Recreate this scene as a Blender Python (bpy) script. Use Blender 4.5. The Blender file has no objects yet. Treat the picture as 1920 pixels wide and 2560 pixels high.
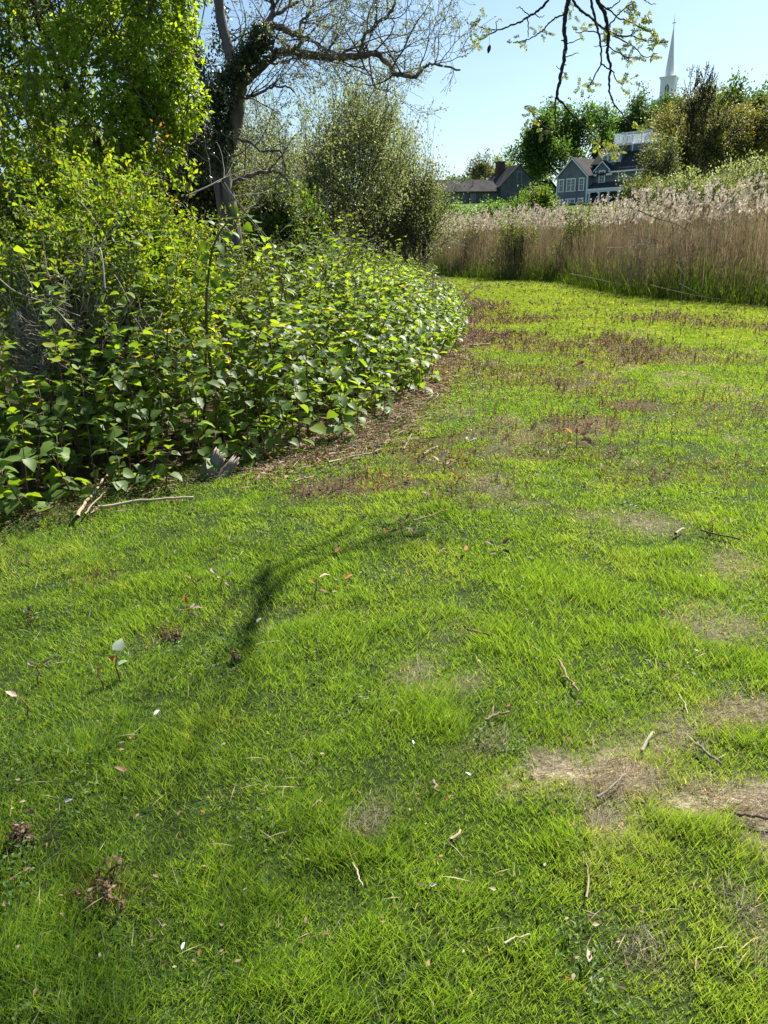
import bpy, math, random
import numpy as np
from mathutils import Vector, Matrix

R = math.radians
C = bpy.context.scene
# ------------------------------------------------------------------ camera, sky, sun, exposure
CAM_H, PITCH, ROLL = 1.6, 19.35, -1.5
FPX = 1922.0                                   # focal length in pixels of the 1920x2560 picture
cam_d = bpy.data.cameras.new('camera')
cam = bpy.data.objects.new('camera', cam_d)
C.collection.objects.link(cam)
cam_d.sensor_fit = 'VERTICAL'
cam_d.sensor_height = 36.0
cam_d.lens = 36.0 * FPX / 2560.0
cam_d.clip_start, cam_d.clip_end = 0.05, 4000
CR = (Matrix.Rotation(R(90 - PITCH), 3, 'X') @ Matrix.Rotation(R(ROLL), 3, 'Z'))
cam.matrix_world = Matrix.Translation((0, 0, CAM_H)) @ CR.to_4x4()
C.camera = cam

SUN_AZ, SUN_EL = 38.0, 46.0                    # azimuth to the right of +Y
w = bpy.data.worlds.new('World'); C.world = w; w.use_nodes = True
nt = w.node_tree; nt.nodes.clear()
sky = nt.nodes.new('ShaderNodeTexSky'); sky.sky_type = 'NISHITA'; sky.sun_disc = False
sky.sun_elevation = R(SUN_EL); sky.sun_rotation = R(SUN_AZ)
sky.air_density = 1.0; sky.dust_density = 1.0; sky.ozone_density = 1.5
bg = nt.nodes.new('ShaderNodeBackground'); bg.inputs[1].default_value = 0.055
wo = nt.nodes.new('ShaderNodeOutputWorld')
tint = nt.nodes.new('ShaderNodeMix'); tint.data_type = 'RGBA'; tint.blend_type = 'MULTIPLY'; tint.inputs[0].default_value = 1; tint.inputs[7].default_value = (.87, .99, 1.03, 1)
nt.links.new(sky.outputs[0], tint.inputs[6]); wtc = nt.nodes.new('ShaderNodeTexCoord'); wmp = nt.nodes.new('ShaderNodeMapping'); wmp.inputs['Scale'].default_value = (1.2, 1.2, 5.5); wmp.inputs['Rotation'].default_value = (.35, .2, .4)
wn = nt.nodes.new('ShaderNodeTexNoise'); wn.inputs['Scale'].default_value = 1.6; wn.inputs['Detail'].default_value = 7; wn.inputs['Distortion'].default_value = .6
wr = nt.nodes.new('ShaderNodeMapRange'); wr.inputs[1].default_value = .45; wr.inputs[2].default_value = .75; wr.inputs[3].default_value = 0; wr.inputs[4].default_value = .22
wx = nt.nodes.new('ShaderNodeMix'); wx.data_type = 'RGBA'; wx.inputs[7].default_value = (6.6, 7.4, 7.8, 1)
nt.links.new(wtc.outputs['Generated'], wmp.inputs[0]); nt.links.new(wmp.outputs[0], wn.inputs[0]); nt.links.new(wn.outputs[0], wr.inputs[0]); nt.links.new(wr.outputs[0], wx.inputs[0])
nt.links.new(tint.outputs[2], wx.inputs[6]); nt.links.new(wx.outputs[2], bg.inputs[0]); nt.links.new(bg.outputs[0], wo.inputs[0])
sd = bpy.data.lights.new('sun', 'SUN'); sd.energy = 5.0; sd.angle = R(0.8); sd.color = (1, .95, .86)
so = bpy.data.objects.new('sun', sd); C.collection.objects.link(so)
sv = Vector((math.sin(R(SUN_AZ)) * math.cos(R(SUN_EL)), math.cos(R(SUN_AZ)) * math.cos(R(SUN_EL)), math.sin(R(SUN_EL))))
so.rotation_euler = sv.to_track_quat('Z', 'Y').to_euler(); so.location = (30, 30, 40)
C.view_settings.view_transform = 'Standard'; C.view_settings.look = 'None'
C.view_settings.exposure = 1.4; C.view_settings.gamma = 1.0
C.cycles.max_bounces = 6; C.cycles.diffuse_bounces = 3; C.cycles.glossy_bounces = 2
C.cycles.transmission_bounces = 4; C.cycles.transparent_max_bounces = 6

# ------------------------------------------------------------------ placing: a pixel's ray met at a real distance
def ray(px, py):
    return CR @ Vector(((px - 960) / FPX, -(py - 1280) / FPX, -1))
def at(px, py, Y):
    d = ray(px, py); t = Y / d.y
    return Vector((d.x * t, Y, CAM_H + d.z * t))
def gnd(px, py, z=0.0):
    d = ray(px, py); t = (z - CAM_H) / d.z
    return Vector((d.x * t, d.y * t, z))
def pxm(Y): return FPX / Y

# ------------------------------------------------------------------ noise
_rn = np.random.RandomState(11)
_lat = _rn.rand(256, 256)
def vn(x, y, s, seed=0):
    x = np.asarray(x, float) / s + seed * 17.31; y = np.asarray(y, float) / s + seed * 7.77
    xi = np.floor(x).astype(int); yi = np.floor(y).astype(int); fx = x - xi; fy = y - yi
    fx = fx * fx * (3 - 2 * fx); fy = fy * fy * (3 - 2 * fy)
    g = lambda a, b: _lat[a & 255, b & 255]
    return (g(xi, yi) * (1 - fx) + g(xi + 1, yi) * fx) * (1 - fy) + (g(xi, yi + 1) * (1 - fx) + g(xi + 1, yi + 1) * fx) * fy
def fbm(x, y, s, seed=0):
    return (vn(x, y, s, seed) + .5 * vn(x, y, s / 2.1, seed + 1) + .25 * vn(x, y, s / 4.3, seed + 2)) / 1.75
def sstep(a, b, v):
    t = np.clip((np.asarray(v, float) - a) / (b - a), 0, 1); return t * t * (3 - 2 * t)
def terrain(x, y):
    x = np.asarray(x, float); y = np.asarray(y, float)
    near = 1 - sstep(25, 40, y)
    z = (fbm(x, y, 1.3, 3) - .5) * .05 * near + (fbm(x, y, .35, 5) - .5) * .035 * (1 - sstep(6, 14, y))
    z = z + 6.3 * sstep(44, 118, y) + 6 * sstep(118, 190, y)
    return z
def tz(x, y): return float(terrain(x, y))

# ------------------------------------------------------------------ mesh collector
class MB:
    def __init__(s): s.V = []; s.F = {3: [], 4: []}; s.FM = {3: [], 4: []}; s.col = []; s.n = 0; s.NG = []
    def add(s, V, faces, col=None, m=0):
        V = np.asarray(V, float).reshape(-1, 3)
        for f in faces:
            f = np.asarray(f, int)
            if f.size == 0: continue
            k = f.shape[1]
            s.F[k].append(f + s.n); s.FM[k].append(np.full(len(f), m))
        s.V.append(V)
        if col is None: col = (.5, .5, .5)
        col = np.asarray(col, float)
        if col.ndim == 1: col = np.tile(col, (len(V), 1))
        s.col.append(col); s.n += len(V)
    def ngon(s, V, col=None, m=0):
        """convex or concave polygon as one n-gon"""
        V = np.asarray(V, float)
        s.NG.append((np.arange(len(V)) + s.n, m)); s.V.append(V)
        s.col.append(np.tile(np.asarray(col if col is not None else (.5, .5, .5), float), (len(V), 1))); s.n += len(V)
    def build(s, name, mats, parent=None, smooth=False):
        me = bpy.data.meshes.new(name)
        V = np.concatenate(s.V); col = np.concatenate(s.col)
        loops, starts, mi = [], [], []; pos = 0
        for k in (3, 4):
            if s.F[k]:
                f = np.concatenate(s.F[k]); loops.append(f.ravel()); starts.append(pos + np.arange(len(f)) * k)
                pos += f.size; mi.append(np.concatenate(s.FM[k]))
        for f, m in s.NG:
            loops.append(f); starts.append(np.array([pos])); pos += len(f); mi.append(np.array([m]))
        loops = np.concatenate(loops).astype(np.int32); starts = np.concatenate(starts).astype(np.int32); mi = np.concatenate(mi).astype(np.int32)
        me.vertices.add(len(V)); me.vertices.foreach_set('co', V.astype(np.float32).ravel())
        me.loops.add(len(loops)); me.loops.foreach_set('vertex_index', loops)
        me.polygons.add(len(starts)); me.polygons.foreach_set('loop_start', starts)
        me.polygons.foreach_set('material_index', mi)
        me.polygons.foreach_set('use_smooth', np.full(len(starts), smooth))
        a = me.attributes.new('col', 'FLOAT_COLOR', 'POINT')
        a.data.foreach_set('color', np.concatenate([col, np.ones((len(col), 1))], 1).astype(np.float32).ravel())
        me.update(calc_edges=True)
        if not isinstance(mats, (list, tuple)): mats = [mats]
        for m in mats: me.materials.append(m)
        o = bpy.data.objects.new(name, me); C.collection.objects.link(o)
        if parent: o.parent = parent
        return o
    def box(s, lo, hi, col=None, m=0):
        x0, y0, z0 = lo; x1, y1, z1 = hi
        V = [(x0, y0, z0), (x1, y0, z0), (x1, y1, z0), (x0, y1, z0), (x0, y0, z1), (x1, y0, z1), (x1, y1, z1), (x0, y1, z1)]
        s.add(V, [[(0, 3, 2, 1), (4, 5, 6, 7), (0, 1, 5, 4), (1, 2, 6, 5), (2, 3, 7, 6), (3, 0, 4, 7)]], col, m)
    def tube(s, pts, rad, sides=5, col=None, m=0, cap=True):
        P = np.array([tuple(p) for p in pts], float); n = len(P); rad = np.broadcast_to(np.asarray(rad, float), (n,))
        T = np.gradient(P, axis=0); T /= np.linalg.norm(T, axis=1, keepdims=True) + 1e-9
        ref = np.array([0., 0, 1]) if abs(T[0, 2]) < .9 else np.array([1., 0, 0])
        U = np.zeros_like(P); u = np.cross(T[0], ref)
        for i in range(n):
            u = u - T[i] * u.dot(T[i]); u /= np.linalg.norm(u) + 1e-9; U[i] = u
        W = np.cross(T, U)
        a = np.arange(sides) * 2 * math.pi / sides
        V = (P[:, None] + rad[:, None, None] * (np.cos(a)[None, :, None] * U[:, None] + np.sin(a)[None, :, None] * W[:, None])).reshape(-1, 3)
        i, j = np.meshgrid(np.arange(n - 1), np.arange(sides), indexing='ij'); j2 = (j + 1) % sides
        f = np.stack([i * sides + j, i * sides + j2, (i + 1) * sides + j2, (i + 1) * sides + j], -1).reshape(-1, 4)
        V = np.concatenate([V, P[-1:]]); last = (n - 1) * sides
        t = np.array([(last + k, last + (k + 1) % sides, len(V) - 1) for k in range(sides)])
        s.add(V, [f, t] if cap else [f], col, m)
    def cyl(s, p0, p1, r0, r1, sides=12, col=None, m=0):
        s.tube([p0, p1], [r0, r1], sides, col, m)

# leaf templates: x = width, y = length, z = normal
LEAF_BROAD = (np.array([(0, 0, 0), (-.36, .02, .07), (.36, .02, .07), (0, .34, -.01), (-.46, .32, .10), (.46, .32, .10), (-.30, .68, .04), (.30, .68, .04), (0, .70, -.06), (0, 1.02, -.16)]),
              [np.array([(0, 3, 4, 1), (0, 2, 5, 3), (3, 8, 6, 4), (3, 5, 7, 8)]), np.array([(6, 8, 9), (8, 7, 9)])])
LEAF_WILT = (np.array([(0, 0, 0), (-.20, .25, .10), (.20, .25, .10), (0, .35, -.03), (-.17, .65, .16), (.15, .62, .05), (0, .68, .0), (.06, 1.0, -.18)]), [np.array([(0, 3, 1), (0, 2, 3), (1, 3, 4), (3, 6, 4), (3, 2, 5), (3, 5, 6), (4, 6, 7), (6, 5, 7)])])
LEAF_OVAL = (np.array([(0, 0, 0), (-.27, .40, .06), (.27, .40, .06), (0, .45, -.02), (0, 1, -.10)]),
             [np.array([(0, 3, 1), (0, 2, 3), (3, 4, 1), (3, 2, 4)])])
LEAF_DIAMOND = (np.array([(0, 0, 0), (-.3, .45, .07), (.3, .45, .07), (0, 1, 0)]), [np.array([(0, 2, 1), (2, 3, 1)])])
LEAF_NARROW = (np.array([(0, 0, 0), (-.13, .45, .03), (.13, .45, .03), (0, 1, -.04)]), [np.array([(0, 2, 1), (2, 3, 1)])])

def unit(a): return a / (np.linalg.norm(a, axis=-1, keepdims=True) + 1e-9)
def leaves(mb, P, D, N, S, tpl, col, m=0):
    """one leaf per row: base P, length direction D, rough normal N, size S"""
    P = np.asarray(P, float); n = len(P)
    if n == 0: return
    D = unit(np.asarray(D, float)); X = unit(np.cross(D, np.asarray(N, float))); Z = np.cross(X, D)
    tv, tf = tpl; S = np.broadcast_to(np.asarray(S, float), (n,))[:, None, None]
    V = P[:, None] + S * (tv[None, :, 0:1] * X[:, None] + tv[None, :, 1:2] * D[:, None] + tv[None, :, 2:3] * Z[:, None])
    k = len(tv); off = (np.arange(n) * k)[:, None, None]
    col = np.asarray(col, float)
    if col.ndim == 1: col = np.tile(col, (n, 1))
    mb.add(V.reshape(-1, 3), [(f[None] + off).reshape(-1, f.shape[1]) for f in tf], np.repeat(col, k, 0), m)

def mixc(rs, n, cols, wts=None, jit=.18):
    cols = np.asarray(cols, float)
    c = cols[rs.choice(len(cols), n, p=wts)]
    return c * (1 + rs.uniform(-jit, jit, (n, 1)))

# ------------------------------------------------------------------ materials
def newmat(name):
    m = bpy.data.materials.new(name); m.use_nodes = True
    t = m.node_tree; t.nodes.clear()
    out = t.nodes.new('ShaderNodeOutputMaterial')
    return m, t, out
def foliage_mat(name, trans=.4, rough=.5, spec=.35, tc=(1.5, 1.45, .55), vein=0):
    m, t, out = newmat(name)
    a = t.nodes.new('ShaderNodeAttribute'); a.attribute_name = 'col'
    oi = t.nodes.new('ShaderNodeObjectInfo')
    hs = t.nodes.new('ShaderNodeHueSaturation')
    mr = t.nodes.new('ShaderNodeMapRange'); mr.inputs[3].default_value = .85; mr.inputs[4].default_value = 1.15
    t.links.new(oi.outputs['Random'], mr.inputs[0]); t.links.new(mr.outputs[0], hs.inputs['Value'])
    t.links.new(a.outputs['Color'], hs.inputs['Color'])
    p = t.nodes.new('ShaderNodeBsdfPrincipled'); p.inputs['Roughness'].default_value = rough
    p.inputs['Specular IOR Level'].default_value = spec
    t.links.new(hs.outputs[0], p.inputs['Base Color'])
    mul = t.nodes.new('ShaderNodeMix'); mul.data_type = 'RGBA'; mul.blend_type = 'MULTIPLY'; mul.inputs[0].default_value = 1
    t.links.new(hs.outputs[0], mul.inputs[6]); mul.inputs[7].default_value = (*tc, 1)
    tr = t.nodes.new('ShaderNodeBsdfTranslucent'); t.links.new(mul.outputs[2], tr.inputs[0])
    mx = t.nodes.new('ShaderNodeMixShader'); mx.inputs[0].default_value = trans
    t.links.new(p.outputs[0], mx.inputs[1]); t.links.new(tr.outputs[0], mx.inputs[2]); t.links.new(mx.outputs[0], out.inputs[0])
    return m
def noise_mat(name, c1, c2, scale=8, rough=.85, bump=.3, stretch=(1, 1, 1), detail=6, spec=.3, c3=None, dist=.02, attr=False):
    m, t, out = newmat(name)
    tc = t.nodes.new('ShaderNodeTexCoord'); mp = t.nodes.new('ShaderNodeMapping'); mp.inputs['Scale'].default_value = stretch
    n = t.nodes.new('ShaderNodeTexNoise'); n.inputs['Scale'].default_value = scale; n.inputs['Detail'].default_value = detail
    r = t.nodes.new('ShaderNodeValToRGB'); r.color_ramp.elements[0].position = .3; r.color_ramp.elements[1].position = .7
    r.color_ramp.elements[0].color = (*c1, 1); r.color_ramp.elements[1].color = (*c2, 1)
    if c3: e = r.color_ramp.elements.new(.5); e.color = (*c3, 1)
    p = t.nodes.new('ShaderNodeBsdfPrincipled'); p.inputs['Roughness'].default_value = rough; p.inputs['Specular IOR Level'].default_value = spec
    t.links.new(tc.outputs['Object'], mp.inputs[0]); t.links.new(mp.outputs[0], n.inputs[0]); t.links.new(n.outputs[0], r.inputs[0])
    if attr:
        a = t.nodes.new('ShaderNodeAttribute'); a.attribute_name = 'col'
        mul = t.nodes.new('ShaderNodeMix'); mul.data_type = 'RGBA'; mul.blend_type = 'MULTIPLY'; mul.inputs[0].default_value = 1
        t.links.new(r.outputs[0], mul.inputs[6]); t.links.new(a.outputs['Color'], mul.inputs[7]); t.links.new(mul.outputs[2], p.inputs['Base Color'])
    else: t.links.new(r.outputs[0], p.inputs['Base Color'])
    if bump:
        b = t.nodes.new('ShaderNodeBump'); b.inputs['Strength'].default_value = bump; b.inputs['Distance'].default_value = dist
        t.links.new(n.outputs[0], b.inputs['Height']); t.links.new(b.outputs[0], p.inputs['Normal'])
    t.links.new(p.outputs[0], out.inputs[0]); return m
def attr_mat(name, rough=.8, spec=.2):
    m, t, out = newmat(name)
    a = t.nodes.new('ShaderNodeAttribute'); a.attribute_name = 'col'
    p = t.nodes.new('ShaderNodeBsdfPrincipled'); p.inputs['Roughness'].default_value = rough; p.inputs['Specular IOR Level'].default_value = spec
    t.links.new(a.outputs['Color'], p.inputs['Base Color']); t.links.new(p.outputs[0], out.inputs[0]); return m
def shingle_mat(name, c1, c2, mortar, sc=1.0, bw=.16, rh=.13):
    m, t, out = newmat(name)
    tc = t.nodes.new('ShaderNodeTexCoord')
    sp = t.nodes.new('ShaderNodeSeparateXYZ'); cb = t.nodes.new('ShaderNodeCombineXYZ')
    ad = t.nodes.new('ShaderNodeMath'); ad.operation = 'ADD'
    t.links.new(tc.outputs['Object'], sp.inputs[0]); t.links.new(sp.outputs[0], ad.inputs[0]); t.links.new(sp.outputs[1], ad.inputs[1])
    t.links.new(ad.outputs[0], cb.inputs[0]); t.links.new(sp.outputs[2], cb.inputs[1])
    b = t.nodes.new('ShaderNodeTexBrick'); b.inputs['Scale'].default_value = sc
    b.inputs['Color1'].default_value = (*c1, 1); b.inputs['Color2'].default_value = (*c2, 1); b.inputs['Mortar'].default_value = (*mortar, 1)
    b.inputs['Mortar Size'].default_value = .012; b.inputs['Brick Width'].default_value = bw; b.inputs['Row Height'].default_value = rh
    t.links.new(cb.outputs[0], b.inputs[0])
    n = t.nodes.new('ShaderNodeTexNoise'); n.inputs['Scale'].default_value = .9; n.inputs['Detail'].default_value = 5
    t.links.new(tc.outputs['Object'], n.inputs[0])
    mr = t.nodes.new('ShaderNodeMapRange'); mr.inputs[1].default_value = .3; mr.inputs[2].default_value = .7; mr.inputs[3].default_value = .72; mr.inputs[4].default_value = 1.25
    t.links.new(n.outputs[0], mr.inputs[0])
    hs = t.nodes.new('ShaderNodeHueSaturation'); t.links.new(mr.outputs[0], hs.inputs['Value']); t.links.new(b.outputs[0], hs.inputs['Color'])
    p = t.nodes.new('ShaderNodeBsdfPrincipled'); p.inputs['Roughness'].default_value = .95; p.inputs['Specular IOR Level'].default_value = .06
    t.links.new(hs.outputs[0], p.inputs['Base Color'])
    bp = t.nodes.new('ShaderNodeBump'); bp.inputs['Strength'].default_value = .4; bp.inputs['Distance'].default_value = .02
    t.links.new(b.outputs[1], bp.inputs['Height']); bp.invert = True; t.links.new(bp.outputs[0], p.inputs['Normal'])
    t.links.new(p.outputs[0], out.inputs[0]); return m
def glass_mat(name):
    m, t, out = newmat(name)
    n = t.nodes.new('ShaderNodeTexNoise'); n.inputs['Scale'].default_value = 1.4
    tc = t.nodes.new('ShaderNodeTexCoord'); t.links.new(tc.outputs['Object'], n.inputs[0])
    r = t.nodes.new('ShaderNodeValToRGB'); r.color_ramp.elements[0].color = (.012, .018, .024, 1); r.color_ramp.elements[1].color = (.10, .12, .13, 1)
    p = t.nodes.new('ShaderNodeBsdfPrincipled'); p.inputs['Roughness'].default_value = .08; p.inputs['Specular IOR Level'].default_value = .6
    t.links.new(n.outputs[0], r.inputs[0]); t.links.new(r.outputs[0], p.inputs['Base Color']); t.links.new(p.outputs[0], out.inputs[0]); return m

M = {}
M['knot'] = foliage_mat('knotweed_leaf', .5, .48, .3, (2.3, 2.0, .3))
M['leaf'] = foliage_mat('shrub_leaf', .52, .5, .3, (2.0, 1.85, .4))
M['soft'] = foliage_mat('soft_leaf', .46, .5, .3, (1.7, 1.6, .75))
M['ivy'] = foliage_mat('ivy_leaf', .2, .35, .5, (1.5, 1.4, .4))
M['grass'] = foliage_mat('grass_blade', .48, .42, .42, (2.0, 1.78, .5))
M['reed'] = foliage_mat('reed_straw', .25, .75, .12, (1.2, 1.12, .95))
M['dry'] = foliage_mat('dry_leaf', .25, .75, .2, (1.3, 1.0, .6))
M['stem'] = attr_mat('green_stem', .6, .35)
M['twig'] = attr_mat('twig_bark', .85, .15)
M['bark'] = noise_mat('furrowed_bark', (.045, .039, .033), (.24, .21, .18), 8, .95, 1.0, (1, 1, .16), 8, .15, dist=.05)
M['bark_dark'] = noise_mat('dark_bark', (.03, .026, .022), (.10, .085, .07), 10, .95, .8, (1, 1, .2), 6, .1, dist=.03)
M['soil'] = noise_mat('brown_soil', (.035, .024, .014), (.10, .07, .04), 30, .95, .6)
M['shingle'] = shingle_mat('grey_shingle', (.185, .198, .225), (.23, .245, .272), (.09, .10, .12))
M['shingle_dark'] = shingle_mat('weathered_shingle', (.105, .115, .132), (.145, .155, .175), (.055, .06, .07))
M['roof'] = shingle_mat('roof_shingle', (.047, .046, .048), (.066, .064, .066), (.06, .055, .05), 1, .22, .14)
M['roof_dark'] = shingle_mat('dark_roof_shingle', (.042, .043, .047), (.062, .062, .066), (.04, .035, .035), 1, .22, .14)
M['white'] = noise_mat('white_paint', (.78, .79, .80), (.86, .87, .88), 3, .5, .05)
M['glass'] = glass_mat('window_glass')
M['brick'] = shingle_mat('chimney_brick', (.10, .055, .045), (.14, .08, .062), (.08, .07, .065), 1, .2, .07)
M['metal'] = noise_mat('dark_metal', (.08, .08, .09), (.16, .16, .17), 20, .5, 0)
M['log'] = noise_mat('weathered_log', (.10, .08, .06), (.36, .31, .25), 10, .95, .9, (1, 1, .25), 8, .1, dist=.02)
M['dark'] = noise_mat('dark_room', (.012, .012, .013), (.03, .028, .027), 2, .8, 0)

# ------------------------------------------------------------------ naming
def tag(o, label=None, cat=None, group=None, kind=None):
    if label: o['label'] = label
    if cat: o['category'] = cat
    if group: o['group'] = group
    if kind: o['kind'] = kind
    return o
def thing(name, label, cat, loc=(0, 0, 0), rz=0, group=None):
    o = bpy.data.objects.new(name, None); C.collection.objects.link(o)
    o.location = loc; o.rotation_euler = (0, 0, rz); o.empty_display_size = .2
    return tag(o, label, cat, group)
def copy_thing(src, label, loc, rz=0, sc=1.0, tilt=(0, 0)):
    r = src.copy(); C.collection.objects.link(r); r['label'] = label
    r.location = loc; r.rotation_euler = (tilt[0], tilt[1], rz); r.scale = (sc, sc, sc)
    for ch in src.children:
        c = ch.copy(); C.collection.objects.link(c); c.parent = r
    return r

# ================================================================== THE SETTING: ground
def axis(marks):
    out = []
    for a, b, st in marks: out.append(np.arange(a, b, st))
    return np.concatenate(out + [np.array([marks[-1][1]])])
gx = axis([(-900, -80, 60), (-80, -16, 4), (-16, -5, .6), (-5, 5, .16), (5, 16, .6), (16, 90, 4), (90, 900, 60)])
gy = axis([(-60, -4, 6), (-4, .6, .5), (.6, 12, .14), (12, 26, .5), (26, 60, 1.5), (60, 200, 5), (200, 1500, 80)])
GX, GY = np.meshgrid(gx, gy); GZ = terrain(GX, GY)
ni, nj = len(gy), len(gx)
ii, jj = np.meshgrid(np.arange(ni - 1), np.arange(nj - 1), indexing='ij')
gf = np.stack([ii * nj + jj, ii * nj + jj + 1, (ii + 1) * nj + jj + 1, (ii + 1) * nj + jj], -1).reshape(-1, 4)
# ground masks (what grows or lies where)
EDGE = np.array([tuple(gnd(*p))[:2] for p in [(0, 1310), (130, 1290), (350, 1230), (560, 1190), (780, 1140), (900, 1100), (1000, 1040), (1080, 970), (1130, 900), (1165, 850), (1180, 790), (1150, 740), (1090, 700)]])
EDGE = np.concatenate([[(-9, 3.7), (-4.5, 4.1)], EDGE, [(2.2, 40), (2.2, 60)]])
def edge_depth(x, y):
    """signed distance to the thicket's edge line, positive inside the thicket"""
    x = np.asarray(x, float); y = np.asarray(y, float)
    best = np.full(x.shape, 1e9); sgn = np.ones(x.shape)
    for a, b in zip(EDGE[:-1], EDGE[1:]):
        d = b - a; L2 = d.dot(d); t = np.clip(((x - a[0]) * d[0] + (y - a[1]) * d[1]) / L2, 0, 1)
        qx = a[0] + t * d[0] - x; qy = a[1] + t * d[1] - y; dist = np.hypot(qx, qy)
        s = np.sign(d[0] * (y - a[1]) - d[1] * (x - a[0]))
        m = dist < best - 1e-9; best = np.where(m, dist, best); sgn = np.where(m, s, sgn)
    return best * sgn
REED = np.array([(1.2, 46), (1.85, 40.5), (2.58, 37.7), (5.13, 32.3), (6.75, 30), (6.96, 27), (6.98, 24.34), (7.29, 21.37), (7.89, 19.97), (8.86, 17.98), (11.5, 14), (16, 9), (22, 5)])
def reed_depth(x, y):
    x = np.asarray(x, float); y = np.asarray(y, float); best = np.full(x.shape, 1e9); sgn = np.ones(x.shape)
    for a, b in zip(REED[:-1], REED[1:]):
        d = b - a; t = np.clip(((x - a[0]) * d[0] + (y - a[1]) * d[1]) / d.dot(d), 0, 1)
        qx = a[0] + t * d[0] - x; qy = a[1] + t * d[1] - y; dist = np.hypot(qx, qy)
        s = np.sign(d[0] * (y - a[1]) - d[1] * (x - a[0])); m = dist < best - 1e-9
        best = np.where(m, dist, best); sgn = np.where(m, s, sgn)
    return best * sgn
def blob(x, y, px, py, rx, ry, soft=.6):
    """an irregular patch centred where the pixel's ray meets the lawn; radii in pixels there"""
    c = gnd(px, py); e = gnd(px + rx, py); f1 = gnd(px, py - ry); f2 = gnd(px, py + ry)
    ax = abs(e.x - c.x); ay = abs(f1.y - f2.y) / 2; cy = (f1.y + f2.y) / 2
    q = np.hypot((x - c.x) / ax, (y - cy) / ay) + (fbm(x, y, ax * .8, int(px) % 13) - .5) * 1.3
    return 1 - sstep(1 - soft, 1 + soft * .4, q)
STRAW = [(1370, 1930, 70, 40, 1), (1580, 1960, 190, 52, 1), (1770, 2010, 190, 52, 1), (1510, 2075, 55, 55, .8), (1890, 2060, 60, 90, .85), (1850, 1790, 120, 40, .75),
         (1690, 1850, 60, 60, .6), (1600, 1310, 120, 26, .42), (1840, 1420, 90, 50, .4), (1800, 1560, 110, 60, .4), (1500, 1290, 70, 18, .3), (930, 2060, 60, 45, .5),
         (1030, 1690, 50, 30, .55), (1590, 2380, 90, 60, .5), (1240, 1870, 70, 40, .4), (780, 1920, 40, 20, .4), (1880, 2330, 70, 120, .45), (1150, 1720, 60, 25, .4), (1400, 1080, 200, 25, .2)]
BROWN = [(1240, 850, 110, 22, 1), (1560, 880, 140, 30, 1), (1720, 890, 110, 22, .9), (1590, 1013, 65, 14, 1), (1250, 800, 110, 14, .8), (1180, 765, 60, 12, 1), (1480, 1065, 100, 22, .9), (1350, 870, 120, 20, .8),
         (1330, 1120, 140, 50, .6), (900, 1215, 120, 26, .9), (780, 1235, 90, 22, .9), (1090, 1130, 120, 40, .7), (1690, 800, 140, 12, .7), (1850, 815, 110, 12, .7), (1450, 950, 130, 30, .7), (1800, 1040, 160, 40, .4),
         (1700, 1190, 180, 40, .4), (255, 2235, 55, 30, .8), (75, 2110, 60, 30, .5), (420, 1580, 40, 15, .5), (1180, 1200, 150, 50, .35), (230, 1440, 60, 25, .4), (1250, 930, 90, 30, .6)]
LUSH = [(1090, 1800, 120, 70, 1), (1400, 1520, 220, 110, .7), (820, 1610, 160, 50, .7), (460, 1900, 260, 80, .5), (1620, 1600, 70, 35, .6), (900, 2480, 260, 150, .7), (1730, 2080, 110, 55, .7), (1880, 1850, 100, 60, .8),
        (200, 2500, 200, 90, .5), (560, 1180, 300, 40, .3), (1450, 2130, 80, 50, .4)]
def patches(x, y):
    near = np.hypot(x, y)
    f = fbm(x, y, .55, 21)
    straw = np.zeros(np.shape(x)); brown = straw.copy(); lush = straw.copy()
    for a in STRAW: straw = np.maximum(straw, a[4] * blob(x, y, *a[:4]))
    for a in BROWN: brown = np.maximum(brown, a[4] * blob(x, y, a[0], a[1], a[2] * 1.3, a[3] * 1.25))
    for a in LUSH: lush = np.maximum(lush, a[4] * blob(x, y, *a[:4], soft=.8))
    straw = np.maximum(straw, .35 * sstep(.62, .78, fbm(x, y, .5, 31)) * sstep(-.3, 1.2, x))
    ed = edge_depth(x, y)
    soil = sstep(-.34, .12, ed + (f - .5) * .5) * sstep(-1.6, .2, x)         # bare, littered margin of the thicket
    soil = np.maximum(soil, sstep(.15, .5, ed))
    return straw, brown, lush, soil
pst, pbr, plu, pso = patches(GX.ravel(), GY.ravel())
gc = np.tile(np.array([.024, .040, .009]), (GX.size, 1))
mixto = lambda c, t, k: c * (1 - k[:, None]) + np.asarray(t) * k[:, None]
gc = mixto(gc, (.055, .10, .014), sstep(10, 22, GY.ravel()))
gc = mixto(gc, (.26, .215, .145), np.clip(pst * 1.1, 0, 1)); gc = mixto(gc, (.075, .05, .032), np.clip(pbr, 0, 1)); gc = mixto(gc, (.055, .038, .022), pso)
gm = MB(); gm.add(np.stack([GX, GY, GZ], -1).reshape(-1, 3), [gf], gc)
m, t, out = newmat('lawn_ground')
a_ = t.nodes.new('ShaderNodeAttribute'); a_.attribute_name = 'col'
n_ = t.nodes.new('ShaderNodeTexNoise'); n_.inputs['Scale'].default_value = 45; n_.inputs['Detail'].default_value = 6
tc_ = t.nodes.new('ShaderNodeTexCoord'); t.links.new(tc_.outputs['Object'], n_.inputs[0])
mr_ = t.nodes.new('ShaderNodeMapRange'); mr_.inputs[1].default_value = .25; mr_.inputs[2].default_value = .75; mr_.inputs[3].default_value = .45; mr_.inputs[4].default_value = 1.6
h_ = t.nodes.new('ShaderNodeHueSaturation'); t.links.new(n_.outputs[0], mr_.inputs[0]); t.links.new(mr_.outputs[0], h_.inputs['Value']); t.links.new(a_.outputs['Color'], h_.inputs['Color'])
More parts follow.
